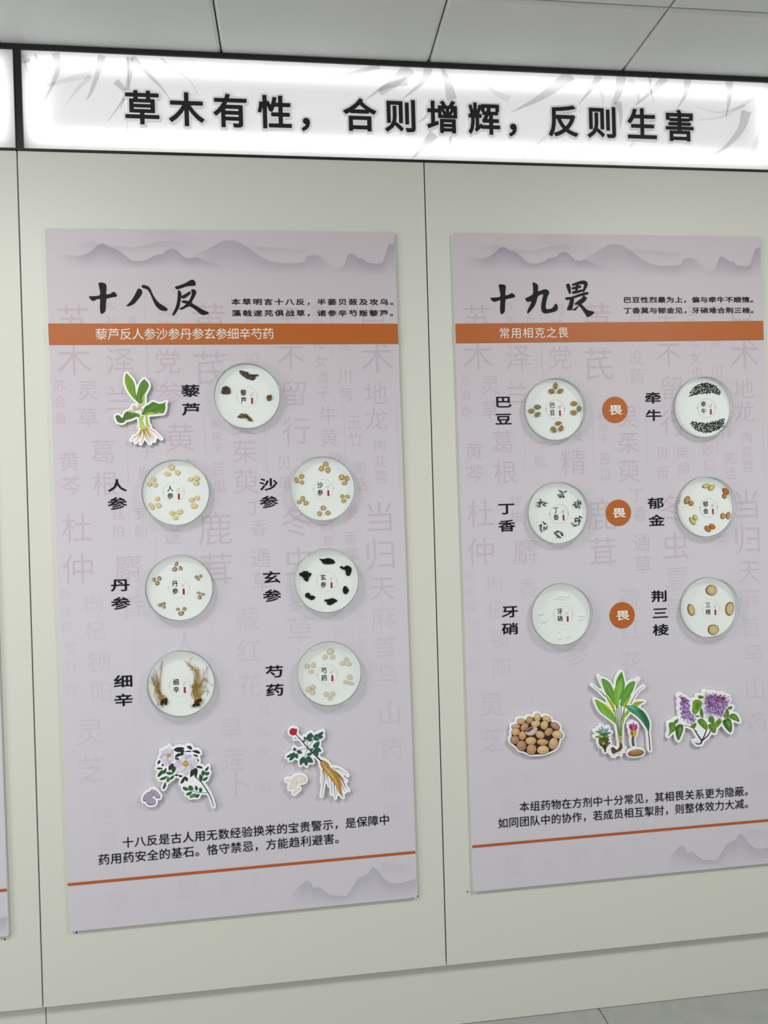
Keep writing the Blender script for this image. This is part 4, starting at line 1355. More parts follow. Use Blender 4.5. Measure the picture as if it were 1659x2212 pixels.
# --- the plant at the top of the first board
c = Cut(230, 790, 11.06, 'cut-out of a broad-leaved green plant with yellow roots, beside the name 藜芦')
dk = G(50, 82, 28)
lt = G(168, 196, 72)
c.part('leaf', (smooth_loop([(465, 190), (445, 260), (440, 370), (465, 480), (510, 590), (570, 680), (640, 770), (700, 830), (745, 860), (710, 760), (695, 650), (690, 520), (665, 420), (620, 330), (550, 250), (495, 190)], 3), G(112, 158, 46)),
       *veins((735, 840), [(500, 330, -30, 40), (560, 340, -15, 30), (620, 420, 0, 20), (500, 470, -30, 30), (660, 520, 5, 10)], G(62, 104, 30), 9), *veins((700, 800), [(470, 300, -40, 40), (590, 420, -10, 20)], lt, 8))
c.part('leaf', (smooth_loop([(910, 320), (850, 365), (800, 430), (765, 520), (740, 620), (720, 700), (715, 790), (735, 850), (775, 900), (850, 900), (870, 820), (905, 700), (950, 620), (1000, 520), (1010, 460), (985, 400), (940, 350)], 3), G(84, 134, 44)),
       *veins((800, 890), [(870, 380, -30, 20), (920, 370, -10, 10), (960, 430, 10, 10), (800, 520, -20, 20)], dk, 8), *veins((790, 880), [(840, 420, -30, 20), (980, 470, 10, 10)], lt, 6),
       (smooth_loop([(905, 680), (870, 740), (855, 800), (880, 870), (890, 930), (905, 930), (912, 800)], 3), G(152, 186, 66)))
c.part('leaf', (smooth_loop([(840, 1165), (880, 1060), (930, 970), (1010, 930), (1060, 890), (1110, 865), (1170, 880), (1250, 910), (1330, 905), (1390, 885), (1430, 865), (1400, 920), (1410, 980), (1395, 1060), (1350, 1140), (1260, 1120), (1170, 1140), (1080, 1110), (980, 1130), (900, 1170)], 3), G(80, 126, 40)),
       *veins((870, 1150), [(1150, 890, 0, -20), (1300, 930, 0, -10), (1380, 980, 0, 20), (1340, 1080, 0, 20), (1080, 920, -10, -20)], dk, 8), *veins((900, 1130), [(1240, 940, 0, -10), (1390, 1040, 0, 20)], lt, 7),
       (smooth_loop([(840, 1290), (860, 1220), (930, 1170), (1000, 1120), (1080, 1105), (1160, 1140), (1260, 1105), (1330, 1140), (1250, 1150), (1100, 1165), (960, 1180), (890, 1210), (860, 1290)], 3), G(154, 190, 64)))
c.part('leaf', (smooth_loop([(215, 1210), (260, 1180), (310, 1190), (350, 1235), (390, 1245), (420, 1170), (460, 1110), (520, 1090), (600, 1120), (700, 1130), (790, 1170), (800, 1240), (700, 1210), (610, 1250), (520, 1270), (450, 1310), (420, 1350), (350, 1370), (270, 1345), (235, 1280)], 3), G(72, 116, 44)),
       *veins((780, 1180), [(280, 1250, 0, 40), (340, 1320, 0, 30), (460, 1160, 0, -10)], dk, 8), *veins((760, 1190), [(400, 1300, 0, 20), (500, 1140, 0, -5)], lt, 6),
       (smooth_loop([(215, 1210), (260, 1180), (300, 1192), (320, 1230), (270, 1290), (240, 1280)], 3), G(98, 100, 66)))
c.part('stem', (stroke([(790, 1210), (825, 1330), (850, 1430)], 50, 110), G(172, 196, 84)), (ellipse(855, 1455, 78, 46, 5), G(190, 206, 96)), (stroke([(955, 1190), (962, 1330), (985, 1430)], 34, 60), G(160, 186, 76)),
       (ellipse(995, 1440, 45, 32, 20), G(176, 196, 80)), (stroke([(870, 1290), (850, 1220), (880, 1190)], 30, 20), G(176, 198, 86)))
c.part('root', *[(stroke(p, w0, 5), G(*cc)) for p, w0, cc in (([(840, 1510), (760, 1640), (590, 1780)], 20, (176, 136, 44)), ([(850, 1510), (780, 1680), (690, 1835)], 22, (200, 160, 56)), ([(870, 1510), (880, 1700), (810, 1860)], 24, (206, 166, 60)),
                                                          ([(855, 1510), (820, 1640), (800, 1740)], 16, (160, 118, 34)), ([(890, 1510), (930, 1700), (1040, 1860)], 24, (206, 166, 60)), ([(910, 1510), (1010, 1660), (1060, 1810)], 26, (196, 150, 50)),
                                                          ([(920, 1500), (1040, 1660), (1140, 1800)], 24, (206, 166, 60)), ([(930, 1500), (1040, 1640), (1160, 1735)], 18, (176, 132, 40)), ([(940, 1480), (1110, 1560), (1310, 1745)], 22, (200, 160, 60)),
                                                          ([(930, 1480), (1050, 1600), (1140, 1680)], 18, (206, 166, 60)), ([(880, 1520), (960, 1680), (1020, 1790)], 22, (150, 110, 30)), ([(850, 1520), (750, 1660), (640, 1700)], 14, (206, 170, 70)))])
c.part('flower', *[(ellipse(x, y, r, r * .9, 0, 14, .06), G(*cc)) for x, y, r, cc in ((660, 985, 46, (196, 192, 160)), (635, 1070, 48, (206, 202, 172)), (800, 955, 50, (200, 192, 172)), (850, 1055, 44, (212, 208, 176)), (850, 920, 30, (196, 200, 130)), (700, 1040, 40, (186, 180, 150)), (770, 1020, 36, (176, 168, 150)), (850, 1055, 18, (180, 160, 110)), (560, 1085, 30, (196, 200, 140)))],
       *[(stroke([(760, 1050), (770, 1120), (x, 1190)], 5, 3), G(222, 224, 200)) for x in (740, 770, 800, 840)])
c.build()

# --- white flowers, lower left of the first board
c = Cut(295, 1590, 8.732, 'cut-out of two white yellow-centred flowers with dark leaves, lower left of the 十八反 board')
DK, DG, GR, GL = G(40, 48, 48), G(40, 78, 52), G(48, 98, 60), G(74, 132, 78)
c.part('dark_leaves', *[(leaf(*q), DK) for q in ((700, 260, 905, 225, 95), (905, 280, 770, 290, 60), (1050, 250, 945, 190, 60), (1205, 325, 1050, 280, 58), (1040, 290, 900, 300, 26), (850, 335, 720, 400, 60), (805, 440, 710, 420, 40), (700, 520, 610, 650, 85),
                                                     (1165, 388, 1060, 355, 36), (395, 525, 445, 450, 46), (475, 565, 510, 520, 36), (1170, 490, 1140, 420, 24), (1130, 600, 1015, 778, 90), (1140, 610, 1115, 795, 62), (1250, 605, 1115, 575, 48), (832, 900, 905, 760, 55), (955, 855, 910, 760, 58),
                                                     (790, 745, 870, 755, 44), (880, 300, 840, 370, 60))],
       (stroke([(840, 305), (950, 290), (1060, 290)], 8, 8), DK))
c.part('green_leaves', *[(leaf(*q[:5]), q[5]) for q in ((375, 605, 500, 605, 40, DG), (395, 770, 490, 630, 60, DG), (490, 715, 560, 600, 56, DG), (555, 690, 700, 700, 58, GR), (430, 820, 590, 750, 48, DG), (580, 875, 600, 760, 66, GL), (615, 820, 715, 730, 50, GR), (500, 1005, 545, 860, 46, DG), (720, 730, 795, 730, 40, DG),
                                                   (720, 560, 690, 700, 80, DG), (1290, 655, 1360, 570, 45, DG), (1250, 750, 1250, 640, 72, GR), (1280, 710, 1382, 690, 70, GR), (1215, 845, 1195, 715, 66, DG), (1240, 835, 1348, 765, 54, GR),
                                                   (870, 965, 990, 1010, 66, GR), (985, 935, 1070, 1015, 82, GR), (1130, 1030, 1115, 930, 60, GR), (1205, 1060, 1200, 965, 62, DG), (930, 1105, 1052, 1045, 58, GR), (995, 1155, 1125, 1075, 62, GL), (1100, 1150, 1188, 1090, 58, DG))])
c.part('stem', (stroke([(1115, 765), (1230, 880), (1330, 1030), (1400, 1160), (1455, 1330)], 14, 10, 20), DG), (stroke([(985, 1020), (1150, 1055), (1330, 1070)], 6, 8), DG), (stroke([(1220, 870), (1250, 760), (1300, 650)], 8, 5), DG))
PT, PT2, PT3 = G(208, 202, 222), G(190, 182, 208), G(222, 218, 232)


def flower(cx, cy, tips, r):
    it = []
    for i, (x, y, wd) in enumerate(tips):
        it.append((leaf(cx, cy, x, y, wd, .03), (PT, PT2, PT3)[i % 3]))
        it.append((stroke([(cx + (x - cx) * .25, cy + (y - cy) * .25), (cx + (x - cx) * .85, cy + (y - cy) * .85)], 6, 2), PT2 if i % 3 != 1 else PT3))
    it.append((ellipse(cx, cy, r, r * .95, 0, 16, .05), G(176, 140, 30)))
    it.append((ellipse(cx - 4, cy - 6, r * .75, r * .65, 0, 14, .06), G(206, 180, 50)))
    for k in range(5):
        it.append((ellipse(cx + r * .5 * math.cos(k * 1.3), cy + r * .45 * math.sin(k * 1.3), 5, 5, 0, 6), G(120, 84, 20)))
    return it


c.part('flower', *flower(605, 360, [(455, 285, 95), (425, 410, 100), (470, 490, 90), (545, 565, 105), (640, 560, 70), (690, 470, 80), (690, 340, 110), (690, 250, 70), (610, 185, 70), (540, 235, 100)], 42))
c.part('flower', *flower(925, 515, [(905, 325, 130), (1010, 335, 110), (1120, 395, 110), (1150, 500, 120), (1090, 620, 110), (1010, 700, 110), (930, 750, 130), (850, 660, 120), (745, 690, 130), (695, 555, 130), (740, 460, 100), (835, 400, 90)], 56))
c.build()
c = Cut(295, 1590, 8.732, 'small cut-out of three mauve pods, below left of the white flower cut-out')
c.part('pod', (smooth_loop([(120, 1212), (140, 1120), (225, 1052), (290, 1062), (328, 1120), (270, 1162), (205, 1195), (165, 1232)], 3), G(96, 74, 112)), (smooth_loop([(125, 1200), (150, 1118), (230, 1058), (290, 1070), (322, 1118), (262, 1155), (200, 1192), (160, 1215)], 3), G(164, 154, 176)))
c.part('pod', (smooth_loop([(262, 1042), (288, 1006), (345, 1018), (405, 1066), (446, 1132), (432, 1172), (370, 1168), (330, 1116)], 3), G(90, 66, 106)), (smooth_loop([(266, 1040), (290, 1010), (342, 1020), (402, 1068), (440, 1130), (428, 1160), (372, 1154), (334, 1108)], 3), G(166, 156, 178)))
c.part('pod', (ellipse(272, 1238, 94, 68, 5), G(90, 70, 104)), (ellipse(275, 1226, 92, 64, 5), G(162, 154, 172)))
c.build()

# --- ginseng
c = Cut(600, 1560, 9.217, 'cut-out of a ginseng plant with red berries and tan root on the 十八反 board')
LF, LFd = G(50, 90, 76), G(34, 66, 58)
c.part('root', (smooth_loop([(845, 790), (870, 752), (930, 765), (1010, 825), (1050, 900), (1130, 965), (1195, 1030), (1230, 1110), (1255, 1220), (1275, 1380), (1300, 1495), (1240, 1430), (1190, 1330), (1130, 1230), (1080, 1170), (1010, 1070), (950, 1000), (890, 930), (850, 850)], 3), G(172, 132, 62)),
       (smooth_loop([(1130, 965), (1220, 1030), (1290, 1120), (1330, 1220), (1360, 1300), (1412, 1358), (1340, 1290), (1290, 1180), (1220, 1090)], 3), G(150, 108, 50)),
       (stroke([(890, 800), (960, 920), (1080, 1060), (1170, 1220), (1230, 1380)], 20, 8, 60), G(204, 170, 98)), *[(stroke([(x, y), (x + 30, y + 14), (x + 52, y + 4)], 3, 2, 7), G(126, 88, 36)) for x, y in ((930, 810), (980, 880), (1060, 1000), (1120, 1080), (1160, 1160), (1180, 1250), (1200, 1330), (1215, 1390), (880, 860), (1090, 1120))],
       (stroke([(1040, 890), (1010, 1000), (990, 1085)], 8, 5), G(220, 196, 140)))
BR, GY = G(120, 88, 60), G(108, 96, 100)
c.part('rootlets', *[(stroke(p, w0, 4), m) for p, w0, m in (([(900, 940), (930, 1080), (905, 1270), (870, 1470)], 20, BR), ([(985, 1030), (1000, 1150), (1025, 1270)], 10, BR), ([(1060, 1140), (1075, 1300), (1070, 1430)], 9, GY), ([(1120, 1220), (1130, 1380), (1148, 1505)], 14, BR), ([(1170, 1300), (1185, 1380), (1175, 1440)], 9, GY),
                                                        ([(1255, 1180), (1290, 1300), (1342, 1392)], 9, GY), ([(1085, 910), (1200, 925), (1330, 1000), (1392, 1062)], 8, GY), ([(1130, 945), (1200, 938), (1290, 1035)], 7, GY), ([(1230, 1060), (1300, 1120), (1362, 1170)], 6, GY), ([(1240, 1140), (1280, 1240), (1330, 1320)], 8, GY), ([(940, 1000), (965, 1090), (960, 1160)], 6, GY), ([(890, 960), (885, 1080), (878, 1190)], 5, GY))])
ST = G(36, 46, 62)
c.part('stem', (stroke([(350, 230), (480, 370), (600, 520), (720, 630), (865, 775)], 14, 28), ST), *[(stroke(p, 8, 7), G(62, 76, 108)) for p in ([(600, 520), (480, 535), (365, 572)], [(600, 520), (590, 430), (582, 350)], [(605, 510), (660, 430), (715, 350)], [(600, 522), (660, 522), (720, 526)], [(600, 530), (560, 600), (543, 685)])],
       (stroke([(350, 328), (390, 328), (430, 318)], 6, 5), GY), (ellipse(342, 322, 14, 14, 0, 9, .1), G(120, 124, 130)))
c.part('leaves', *[(leaf(*q), LF) for q in ((520, 290, 582, 352, 50), (585, 345, 672, 208, 105), (660, 285, 722, 258, 48), (595, 358, 702, 340, 56), (485, 375, 562, 366, 36), (735, 310, 782, 230, 62), (770, 290, 908, 185, 72), (800, 312, 908, 278, 56), (700, 300, 832, 352, 66), (705, 505, 828, 380, 98), (740, 505, 872, 575, 88), (728, 530, 798, 672, 120), (640, 562, 702, 530, 46), (575, 655, 692, 600, 60),
                                              (335, 572, 330, 503, 66), (380, 570, 490, 605, 74), (170, 698, 335, 595, 54), (230, 762, 342, 608, 64), (362, 618, 388, 722, 74), (530, 682, 452, 858, 86), (558, 708, 575, 872, 84), (575, 680, 702, 802, 106))],
       *[(stroke([(x0, y0), (x1, y1)], 5, 2), LFd) for x0, y0, x1, y1 in ((595, 340, 660, 230), (710, 490, 810, 395), (750, 510, 850, 560), (735, 540, 780, 650), (390, 575, 470, 598), (365, 630, 382, 705), (525, 690, 460, 840), (560, 720, 572, 855), (585, 690, 690, 790), (780, 285, 890, 195), (190, 685, 325, 605), (245, 745, 335, 620))])
RD_ = G(178, 24, 44)
c.part('berries', *[(ellipse(305 + 46 * math.cos(a), 188 + 44 * math.sin(a), 30, 28, 0, 12, .06), RD_) for a in np.linspace(0, 5.6, 9)], (ellipse(305, 188, 52, 50), RD_), (ellipse(360, 150, 26, 22), RD_), *[(ellipse(305 + 30 * math.cos(a), 185 + 28 * math.sin(a), 9, 8, 0, 8), G(216, 60, 74)) for a in np.linspace(.4, 5.9, 6)])
c.build()
c = Cut(600, 1560, 9.217, 'small cut-out of four cream root slices, left of the ginseng root')
CR, CT = G(228, 220, 208), G(190, 168, 146)
for pts in ([(305, 1120), (340, 1080), (430, 1055), (510, 1075), (560, 1120), (545, 1180), (470, 1215), (390, 1210), (360, 1170), (310, 1160)], [(160, 1155), (220, 1140), (310, 1150), (290, 1185), (200, 1185)],
            [(225, 1270), (260, 1215), (320, 1190), (380, 1200), (380, 1270), (320, 1320), (240, 1340)], [(305, 1410), (340, 1340), (430, 1310), (432, 1340), (365, 1400), (330, 1430)]):
    q = smooth_loop(pts, 3)
    m_ = np.mean(q, 0)
    c.part('root_slice', (q, CT), ([tuple(m_ + (np.array(p) - m_) * .92) for p in q], CR), ([tuple(m_ + (np.array(p) - m_) * .66) for p in q], G(214, 202, 188)), ([tuple(m_ + (np.array(p) - m_) * .62) for p in q], CR))
c.build()

# --- nuts
c = Cut(1085, 1530, 11.06, 'cut-out picturing a heap of brown shelled nuts, lower left of the 十九畏 board')
NUT = [(447, 312, 108, 76, -5), (655, 282, 94, 88, 0), (838, 215, 86, 98, 0), (1060, 255, 112, 80, 20), (320, 440, 108, 62, -5), (1265, 420, 128, 80, 30), (320, 565, 105, 92, -20), (530, 445, 112, 80, -45), (800, 370, 112, 80, -15), (1005, 400, 92, 114, 20),
       (480, 650, 92, 108, 10), (295, 755, 112, 102, -20), (900, 630, 118, 92, 25), (1105, 560, 112, 88, -40), (1315, 625, 132, 100, 10), (680, 775, 132, 98, 0), (960, 805, 142, 78, 0), (455, 890, 118, 130, 0), (1220, 840, 112, 148, 15), (695, 980, 122, 132, 20), (970, 990, 146, 108, 0)]
c.part('dark_gaps', (smooth_loop([(250, 520), (400, 350), (640, 250), (840, 200), (1100, 270), (1330, 480), (1370, 700), (1290, 950), (1000, 1085), (650, 1090), (330, 920), (220, 780)], 3), G(48, 30, 26)))
NC = [(196, 158, 120), (182, 138, 104), (206, 172, 128), (200, 166, 116), (192, 150, 106), (168, 128, 96)]
for i, (x, y, rx, ry, rot) in enumerate(NUT):
    k = NC[i % 6]
    r = math.radians(rot)
    a, b_ = (x - rx * .8 * math.cos(r), y - rx * .8 * math.sin(r)), (x + rx * .8 * math.cos(r), y + rx * .8 * math.sin(r))
    nx_, ny_ = -math.sin(r) * ry * .45, math.cos(r) * ry * .45
    c.part('nut', (ellipse(x, y, rx, ry, rot, 20, .025), G(int(k[0] * .62), int(k[1] * .55), int(k[2] * .5))), (ellipse(x - 3, y - 6, rx * .94, ry * .92, rot, 20, .02), G(*k)),
           (ellipse(x - rx * .15, y - ry * .25, rx * .6, ry * .5, rot, 16, .03), G(min(255, k[0] + 16), min(255, k[1] + 16), min(255, k[2] + 14))), (stroke([a, (x + nx_, y + ny_), b_], 2, 2, 8), G(int(k[0] * .72), int(k[1] * .62), int(k[2] * .55))))
c.part('open_nut', (ellipse(690, 545, 148, 100, -25), G(70, 44, 40)), (smooth_loop([(550, 560), (600, 490), (690, 440), (800, 445), (835, 490), (800, 570), (720, 640), (620, 640), (560, 600)], 3), G(206, 180, 156)),
       (smooth_loop([(570, 550), (620, 490), (700, 450), (750, 465), (690, 520), (610, 570)], 3), G(110, 62, 58)), (smooth_loop([(570, 590), (660, 560), (740, 500), (800, 480), (790, 550), (710, 620), (620, 630)], 3), G(196, 190, 184)))
c.build(3.6, cat='cutout')

# --- turmeric plant
c = Cut(1260, 1430, 9.759, 'tall cut-out of a turmeric plant with rhizome and pink flower on the 十九畏 board')
g1, g2, g3, ye, gd = G(88, 150, 40), G(122, 174, 66), G(96, 152, 62), G(194, 192, 40), G(58, 104, 40)
c.part('leaf', (smooth_loop([(800, 210), (720, 330), (680, 480), (700, 650), (760, 800), (830, 700), (875, 500), (860, 380), (825, 240)], 3), g1), (stroke([(805, 240), (800, 500), (770, 780)], 3, 3, 10), gd))
c.part('leaf', (smooth_loop([(385, 350), (470, 370), (560, 440), (620, 560), (660, 700), (690, 900), (640, 880), (560, 760), (470, 650), (410, 480)], 3), g3), (stroke([(410, 380), (540, 580), (660, 860)], 4, 4, 14), G(140, 186, 96)), (stroke([(470, 560), (580, 740), (650, 870)], 4, 4, 40), g1))
c.part('leaf', (smooth_loop([(1090, 410), (980, 430), (890, 530), (830, 680), (770, 900), (850, 920), (930, 800), (1000, 680), (1060, 560)], 3), g3), (stroke([(1070, 430), (940, 620), (820, 880)], 4, 4, 14), G(140, 186, 96)), (stroke([(1040, 560), (940, 740), (850, 900)], 4, 4, 36), g1))
c.part('leaf', (smooth_loop([(800, 350), (700, 480), (640, 620), (660, 800), (690, 960), (740, 960), (760, 780), (800, 680), (835, 560), (825, 420)], 3), g2), (stroke([(800, 370), (740, 620), (715, 940)], 4, 4, 16), G(160, 200, 110)), (stroke([(800, 460), (780, 600), (745, 760)], 4, 4, 40), G(142, 190, 86)))
c.part('leaf', (smooth_loop([(470, 690), (560, 780), (640, 880), (660, 1010), (640, 1060), (600, 960), (520, 820)], 3), ye), (stroke([(360, 600), (500, 760), (650, 1020), (700, 1300)], 4, 10, 12), gd))
c.part('leaf', (smooth_loop([(1005, 690), (900, 820), (830, 930), (880, 940), (960, 830)], 3), ye), (stroke([(990, 720), (880, 930), (800, 1250)], 4, 10, 12), gd))
c.part('leaf', (smooth_loop([(245, 790), (290, 930), (360, 1050), (480, 1150), (580, 1220), (680, 1300), (690, 1240), (640, 1100), (560, 990), (440, 890), (330, 820)], 3), G(112, 170, 52)), (stroke([(340, 830), (500, 940), (620, 1080)], 6, 6, 40), ye), (stroke([(260, 810), (450, 1020), (670, 1280)], 4, 4, 12), G(150, 196, 90)), (stroke([(330, 960), (450, 1090), (560, 1180)], 4, 4, 36), G(140, 186, 110)))
c.part('leaf', (smooth_loop([(840, 1190), (860, 1090), (930, 1020), (980, 1030), (930, 1120)], 3), G(150, 182, 56)))
c.part('leaf', (smooth_loop([(1030, 920), (1080, 850), (1180, 830), (1290, 835), (1210, 880), (1130, 945)], 3), G(168, 180, 46)), (stroke([(1040, 915), (1150, 870), (1280, 838)], 4, 3, 10), gd))
c.part('leaf', (smooth_loop([(880, 925), (940, 910), (1050, 920), (1160, 960), (1270, 1040), (1350, 1160), (1395, 1290), (1385, 1450), (1370, 1480), (1330, 1390), (1240, 1260), (1130, 1140), (1010, 1060), (930, 990)], 3), G(64, 136, 100)),
       (smooth_loop([(1150, 1010), (1270, 1060), (1350, 1180), (1390, 1300), (1380, 1450), (1330, 1380), (1260, 1240)], 3), G(44, 104, 66)), (stroke([(900, 930), (1020, 960), (1120, 1010)], 8, 8, 50), G(120, 178, 170)), *[(stroke([(1000 + 50 * k, 960 + 26 * k), (1150 + 34 * k, 1120 + 40 * k)], 6, 2), G(100, 164, 118)) for k in range(5)])
c.part('leaf_stalk', (stroke([(1372, 1465), (1390, 1650), (1405, 1865)], 16, 20), G(56, 50, 44)))
c.part('young_shoot', (stroke([(190, 490), (330, 600), (460, 730)], 5, 12), G(120, 130, 90)), (stroke([(325, 300), (365, 390), (410, 500)], 4, 6), G(170, 190, 130)), (stroke([(1275, 518), (1130, 640), (990, 885)], 5, 14), G(104, 100, 84)), (stroke([(1168, 350), (1110, 420), (1080, 480)], 4, 6), G(170, 186, 150)))
c.part('stems', *[(stroke(p, 14, 18), m) for p, m in (([(700, 920), (730, 1300), (760, 1620)], G(84, 110, 60)), ([(750, 950), (760, 1300), (778, 1620)], G(120, 150, 66)), ([(800, 930), (790, 1300), (792, 1610)], G(96, 120, 50)), ([(870, 960), (825, 1250), (805, 1600)], G(130, 160, 70)), ([(660, 1010), (710, 1350), (748, 1600)], G(104, 140, 56)), ([(690, 1280), (720, 1420), (742, 1560)], G(140, 170, 70)), ([(860, 1190), (820, 1330), (800, 1480)], G(150, 176, 66)))],
       (stroke([(775, 1560), (780, 1660), (790, 1740)], 84, 50), G(190, 180, 100)), *[(stroke([(x, 1570), (x + 4, 1720)], 8, 5), G(120, 120, 50)) for x in (750, 778, 806)])
c.part('rhizome', (smooth_loop([(585, 1805), (640, 1795), (700, 1850), (755, 1790), (765, 1720), (800, 1705), (825, 1790), (775, 1870), (700, 1900), (625, 1935), (590, 1870)], 3), G(100, 64, 48)), *[(stroke([(x, y), (x + 26, y + 44)], 4, 3), G(160, 120, 90)) for x, y in ((700, 1838), (735, 1815), (770, 1760), (640, 1815))],
       *[(stroke([p, q], 5, 2), G(90, 80, 76)) for p, q in (((600, 1890), (575, 1930)), ((640, 1920), (620, 1985)), ((700, 1900), (690, 1960)), ((740, 1890), (770, 1925)), ((780, 1860), (850, 1890)), ((810, 1820), (880, 1810)), ((660, 1925), (655, 1990)), ((560, 1840), (525, 1880)), ((720, 1905), (790, 1960)))])
bl, bg = G(110, 150, 176), G(112, 150, 60)
c.part('green_flower_spike', (smooth_loop([(340, 1540), (410, 1480), (480, 1540), (530, 1620), (490, 1770), (440, 1835), (375, 1760), (325, 1690)], 3), G(70, 92, 44)), *[(leaf(420, 1500, x, y, 36), m) for x, y, m in ((372, 1335, bl), (530, 1370, bl), (310, 1395, G(120, 170, 130)), (460, 1390, bl), (240, 1460, G(80, 130, 90)), (535, 1415, G(120, 160, 160)), (595, 1480, G(70, 110, 70)), (300, 1500, bg), (420, 1400, G(150, 190, 190)))],
       *[(leaf(420, 1580, x, y, 44), m) for x, y, m in ((240, 1580, G(80, 116, 50)), (330, 1545, G(140, 170, 50)), (560, 1560, bg), (560, 1640, G(60, 84, 40)), (300, 1565, G(170, 186, 60)), (520, 1520, G(86, 130, 70)))], *[(leaf(400, 1680, x, y, 44), m) for x, y, m in ((330, 1640, G(90, 100, 40)), (540, 1700, G(64, 70, 40)), (320, 1720, G(110, 100, 40)), (350, 1780, G(80, 70, 40)), (470, 1720, G(170, 150, 50)), (430, 1740, G(190, 160, 50)))],
       (stroke([(455, 1800), (500, 1740), (565, 1690)], 60, 24), G(92, 84, 52)), (stroke([(440, 1760), (455, 1830), (456, 1900)], 60, 20), G(56, 42, 34)))
pk = G(196, 48, 128)
c.part('pink_flower_spike', (smooth_loop([(1000, 1420), (1105, 1420), (1112, 1520), (1060, 1590), (1020, 1560), (990, 1480)], 3), G(190, 150, 50)), *[(leaf(1050, 1430, x, y, 40), m) for x, y, m in ((1045, 1258, pk), (985, 1285, pk), (1115, 1290, pk), (950, 1312, G(150, 40, 110)), (1145, 1365, G(160, 40, 110)), (955, 1365, G(120, 40, 90)), (1130, 1310, pk), (985, 1410, G(130, 60, 90)), (1030, 1320, G(220, 90, 150)), (1070, 1320, G(216, 80, 150)))],
       *[(leaf(1050, 1480, x, y, 34), m) for x, y, m in ((995, 1500, G(150, 110, 40)), (1110, 1480, G(206, 180, 70)), (1010, 1540, G(110, 80, 40)), (1090, 1560, G(200, 190, 70)), (1060, 1440, G(216, 170, 60)))], (stroke([(1045, 1570), (1040, 1660), (1055, 1765)], 44, 50), G(76, 60, 52)), (stroke([(1058, 1600), (1050, 1680), (1070, 1760)], 10, 12), G(130, 112, 100)))
c.part('tuber', (ellipse(1105, 1912, 168, 72, -5, 22, .03), G(120, 80, 46)), (ellipse(1105, 1900, 155, 56, -5, 22, .03), G(164, 118, 70)), (ellipse(1080, 1878, 90, 22, -5, 16, .04), G(190, 146, 92)), *[(ellipse(x, y, 10, 8, 0, 8), G(100, 66, 38)) for x, y in ((1010, 1890), (1060, 1930), (1120, 1880), (1160, 1940), (1200, 1890), (1100, 1950), (980, 1940))])
c.build(4.0)

# --- lilac
c = Cut(1420, 1470, 8.295, 'cut-out of purple lilac blossom with green leaves, lower right of the 十九畏 board')
v1, v2, v3 = G(84, 128, 48), G(112, 152, 48), G(56, 104, 48)
c.part('stem', (stroke([(655, 865), (720, 970), (795, 1075)], 16, 28), G(46, 34, 38)), (stroke([(880, 878), (850, 970), (800, 1075)], 18, 22), G(52, 40, 40)), (stroke([(950, 905), (905, 985), (800, 1080)], 18, 22), G(46, 34, 38)), (stroke([(795, 1070), (775, 1128), (705, 1136), (665, 1095)], 34, 6, 20), G(40, 30, 34)), (stroke([(715, 1130), (716, 1075)], 10, 5), G(40, 30, 34)),
       (stroke([(440, 800), (530, 810), (610, 840), (665, 870)], 8, 12), G(86, 80, 56)), (stroke([(690, 910), (715, 905)], 16, 8), G(46, 34, 38)))
for pts, m in (([(205, 770), (290, 750), (325, 800), (320, 890), (250, 940), (195, 1000), (218, 900)], v1), ([(330, 830), (400, 780), (450, 800), (462, 870), (430, 970), (375, 1075), (330, 960)], v3), ([(640, 370), (720, 340), (790, 370), (800, 430), (760, 520), (680, 610), (622, 560), (630, 470)], v2),
               ([(715, 730), (780, 680), (850, 720), (895, 800), (895, 882), (820, 850)], v1), ([(905, 800), (960, 770), (1020, 760), (1052, 850), (1028, 942), (950, 900)], v1), ([(1015, 775), (1100, 680), (1152, 720), (1120, 790), (1050, 850)], v2), ([(1165, 730), (1250, 680), (1300, 690), (1336, 800), (1316, 932), (1220, 850)], v3), ([(1280, 640), (1340, 590), (1420, 620), (1472, 737), (1380, 710), (1310, 680)], v1)):
    q = smooth_loop(pts, 3)
    mm = np.mean(q, 0)
    far = max(q, key=lambda p: (p[0] - mm[0]) ** 2 + (p[1] - mm[1]) ** 2)
    opp = tuple(2 * mm - np.array(far))
    c.part('leaf', (q, m), (stroke([far, tuple(mm), tuple(mm + (np.array(opp) - mm) * .8)], 2, 2, 9), G(150, 186, 100)), ([tuple(mm + (np.array(p) - mm) * .45 + np.array([14, -8])) for p in q], v2 if m is not v2 else v1))
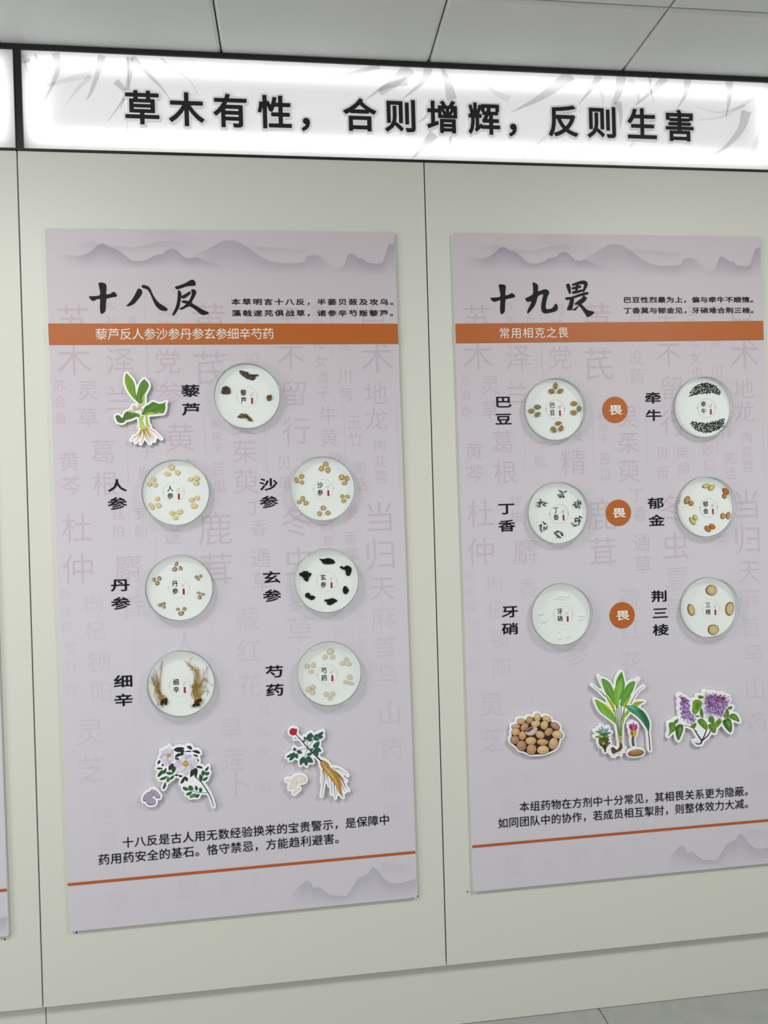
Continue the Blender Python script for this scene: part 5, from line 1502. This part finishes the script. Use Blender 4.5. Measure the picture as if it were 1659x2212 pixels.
for q, m in (((290, 770, 375, 685, 62), v1), ((785, 490, 815, 685, 60), v1), ((722, 282, 835, 300, 60), v1), ((600, 845, 695, 760, 80), v1), ((940, 640, 1010, 765, 110), v1), ((1180, 615, 1295, 655, 80), v2), ((1258, 505, 1348, 465, 55), v1), ((1245, 500, 1275, 650, 60), v1), ((670, 625, 775, 640, 24), v1)):
    c.part('leaf', (leaf(*q), m))


def florets(poly, count):
    it = []
    base = [[(138, 96, 168), (122, 80, 152)], ]
    pm = np.mean(poly, 0)
    it.append(([tuple(pm + (np.array(q) - pm) * .8) for q in poly], G(178, 158, 198)))
    y0, y1 = min(p[1] for p in poly), max(p[1] for p in poly)
    n = 0
    while n < count:
        p = (rng.uniform(min(q[0] for q in poly), max(q[0] for q in poly)), rng.uniform(y0, y1))
        if not inside(p, poly):
            continue
        p = (p[0] + rng.normal(0, 13), p[1] + rng.normal(0, 13))
        n += 1
        t = (p[1] - y0) / (y1 - y0) + rng.normal(0, .16)
        cc = random.choice([(130, 40, 104), (112, 30, 88), (146, 60, 124)]) if t < .3 else random.choice([(150, 92, 176), (120, 58, 140), (176, 150, 204), (140, 60, 150)]) if t < .62 else random.choice([(196, 178, 216), (212, 200, 228), (150, 100, 174), (186, 162, 208), (130, 60, 140)])
        a0 = rng.uniform(0, 1.57)
        r = rng.uniform(15, 24)
        pts = []
        for k in range(8):
            a = a0 + k * math.pi / 4
            rr = r if k % 2 == 0 else r * .36
            pts.append((p[0] + rr * math.cos(a), p[1] + rr * math.sin(a)))
        it.append((pts, G(*cc)))
    return it


c.part('blossom', *florets([(400, 285), (440, 268), (490, 305), (550, 350), (575, 420), (580, 520), (630, 620), (690, 650), (680, 720), (560, 750), (450, 710), (430, 640), (420, 520), (400, 400)], 150))
c.part('blossom', *florets([(845, 235), (900, 215), (950, 250), (1005, 220), (1060, 260), (1130, 228), (1180, 268), (1240, 260), (1252, 350), (1225, 470), (1160, 620), (1050, 630), (940, 605), (850, 630), (825, 560), (835, 400)], 290))
c.build(4.6)
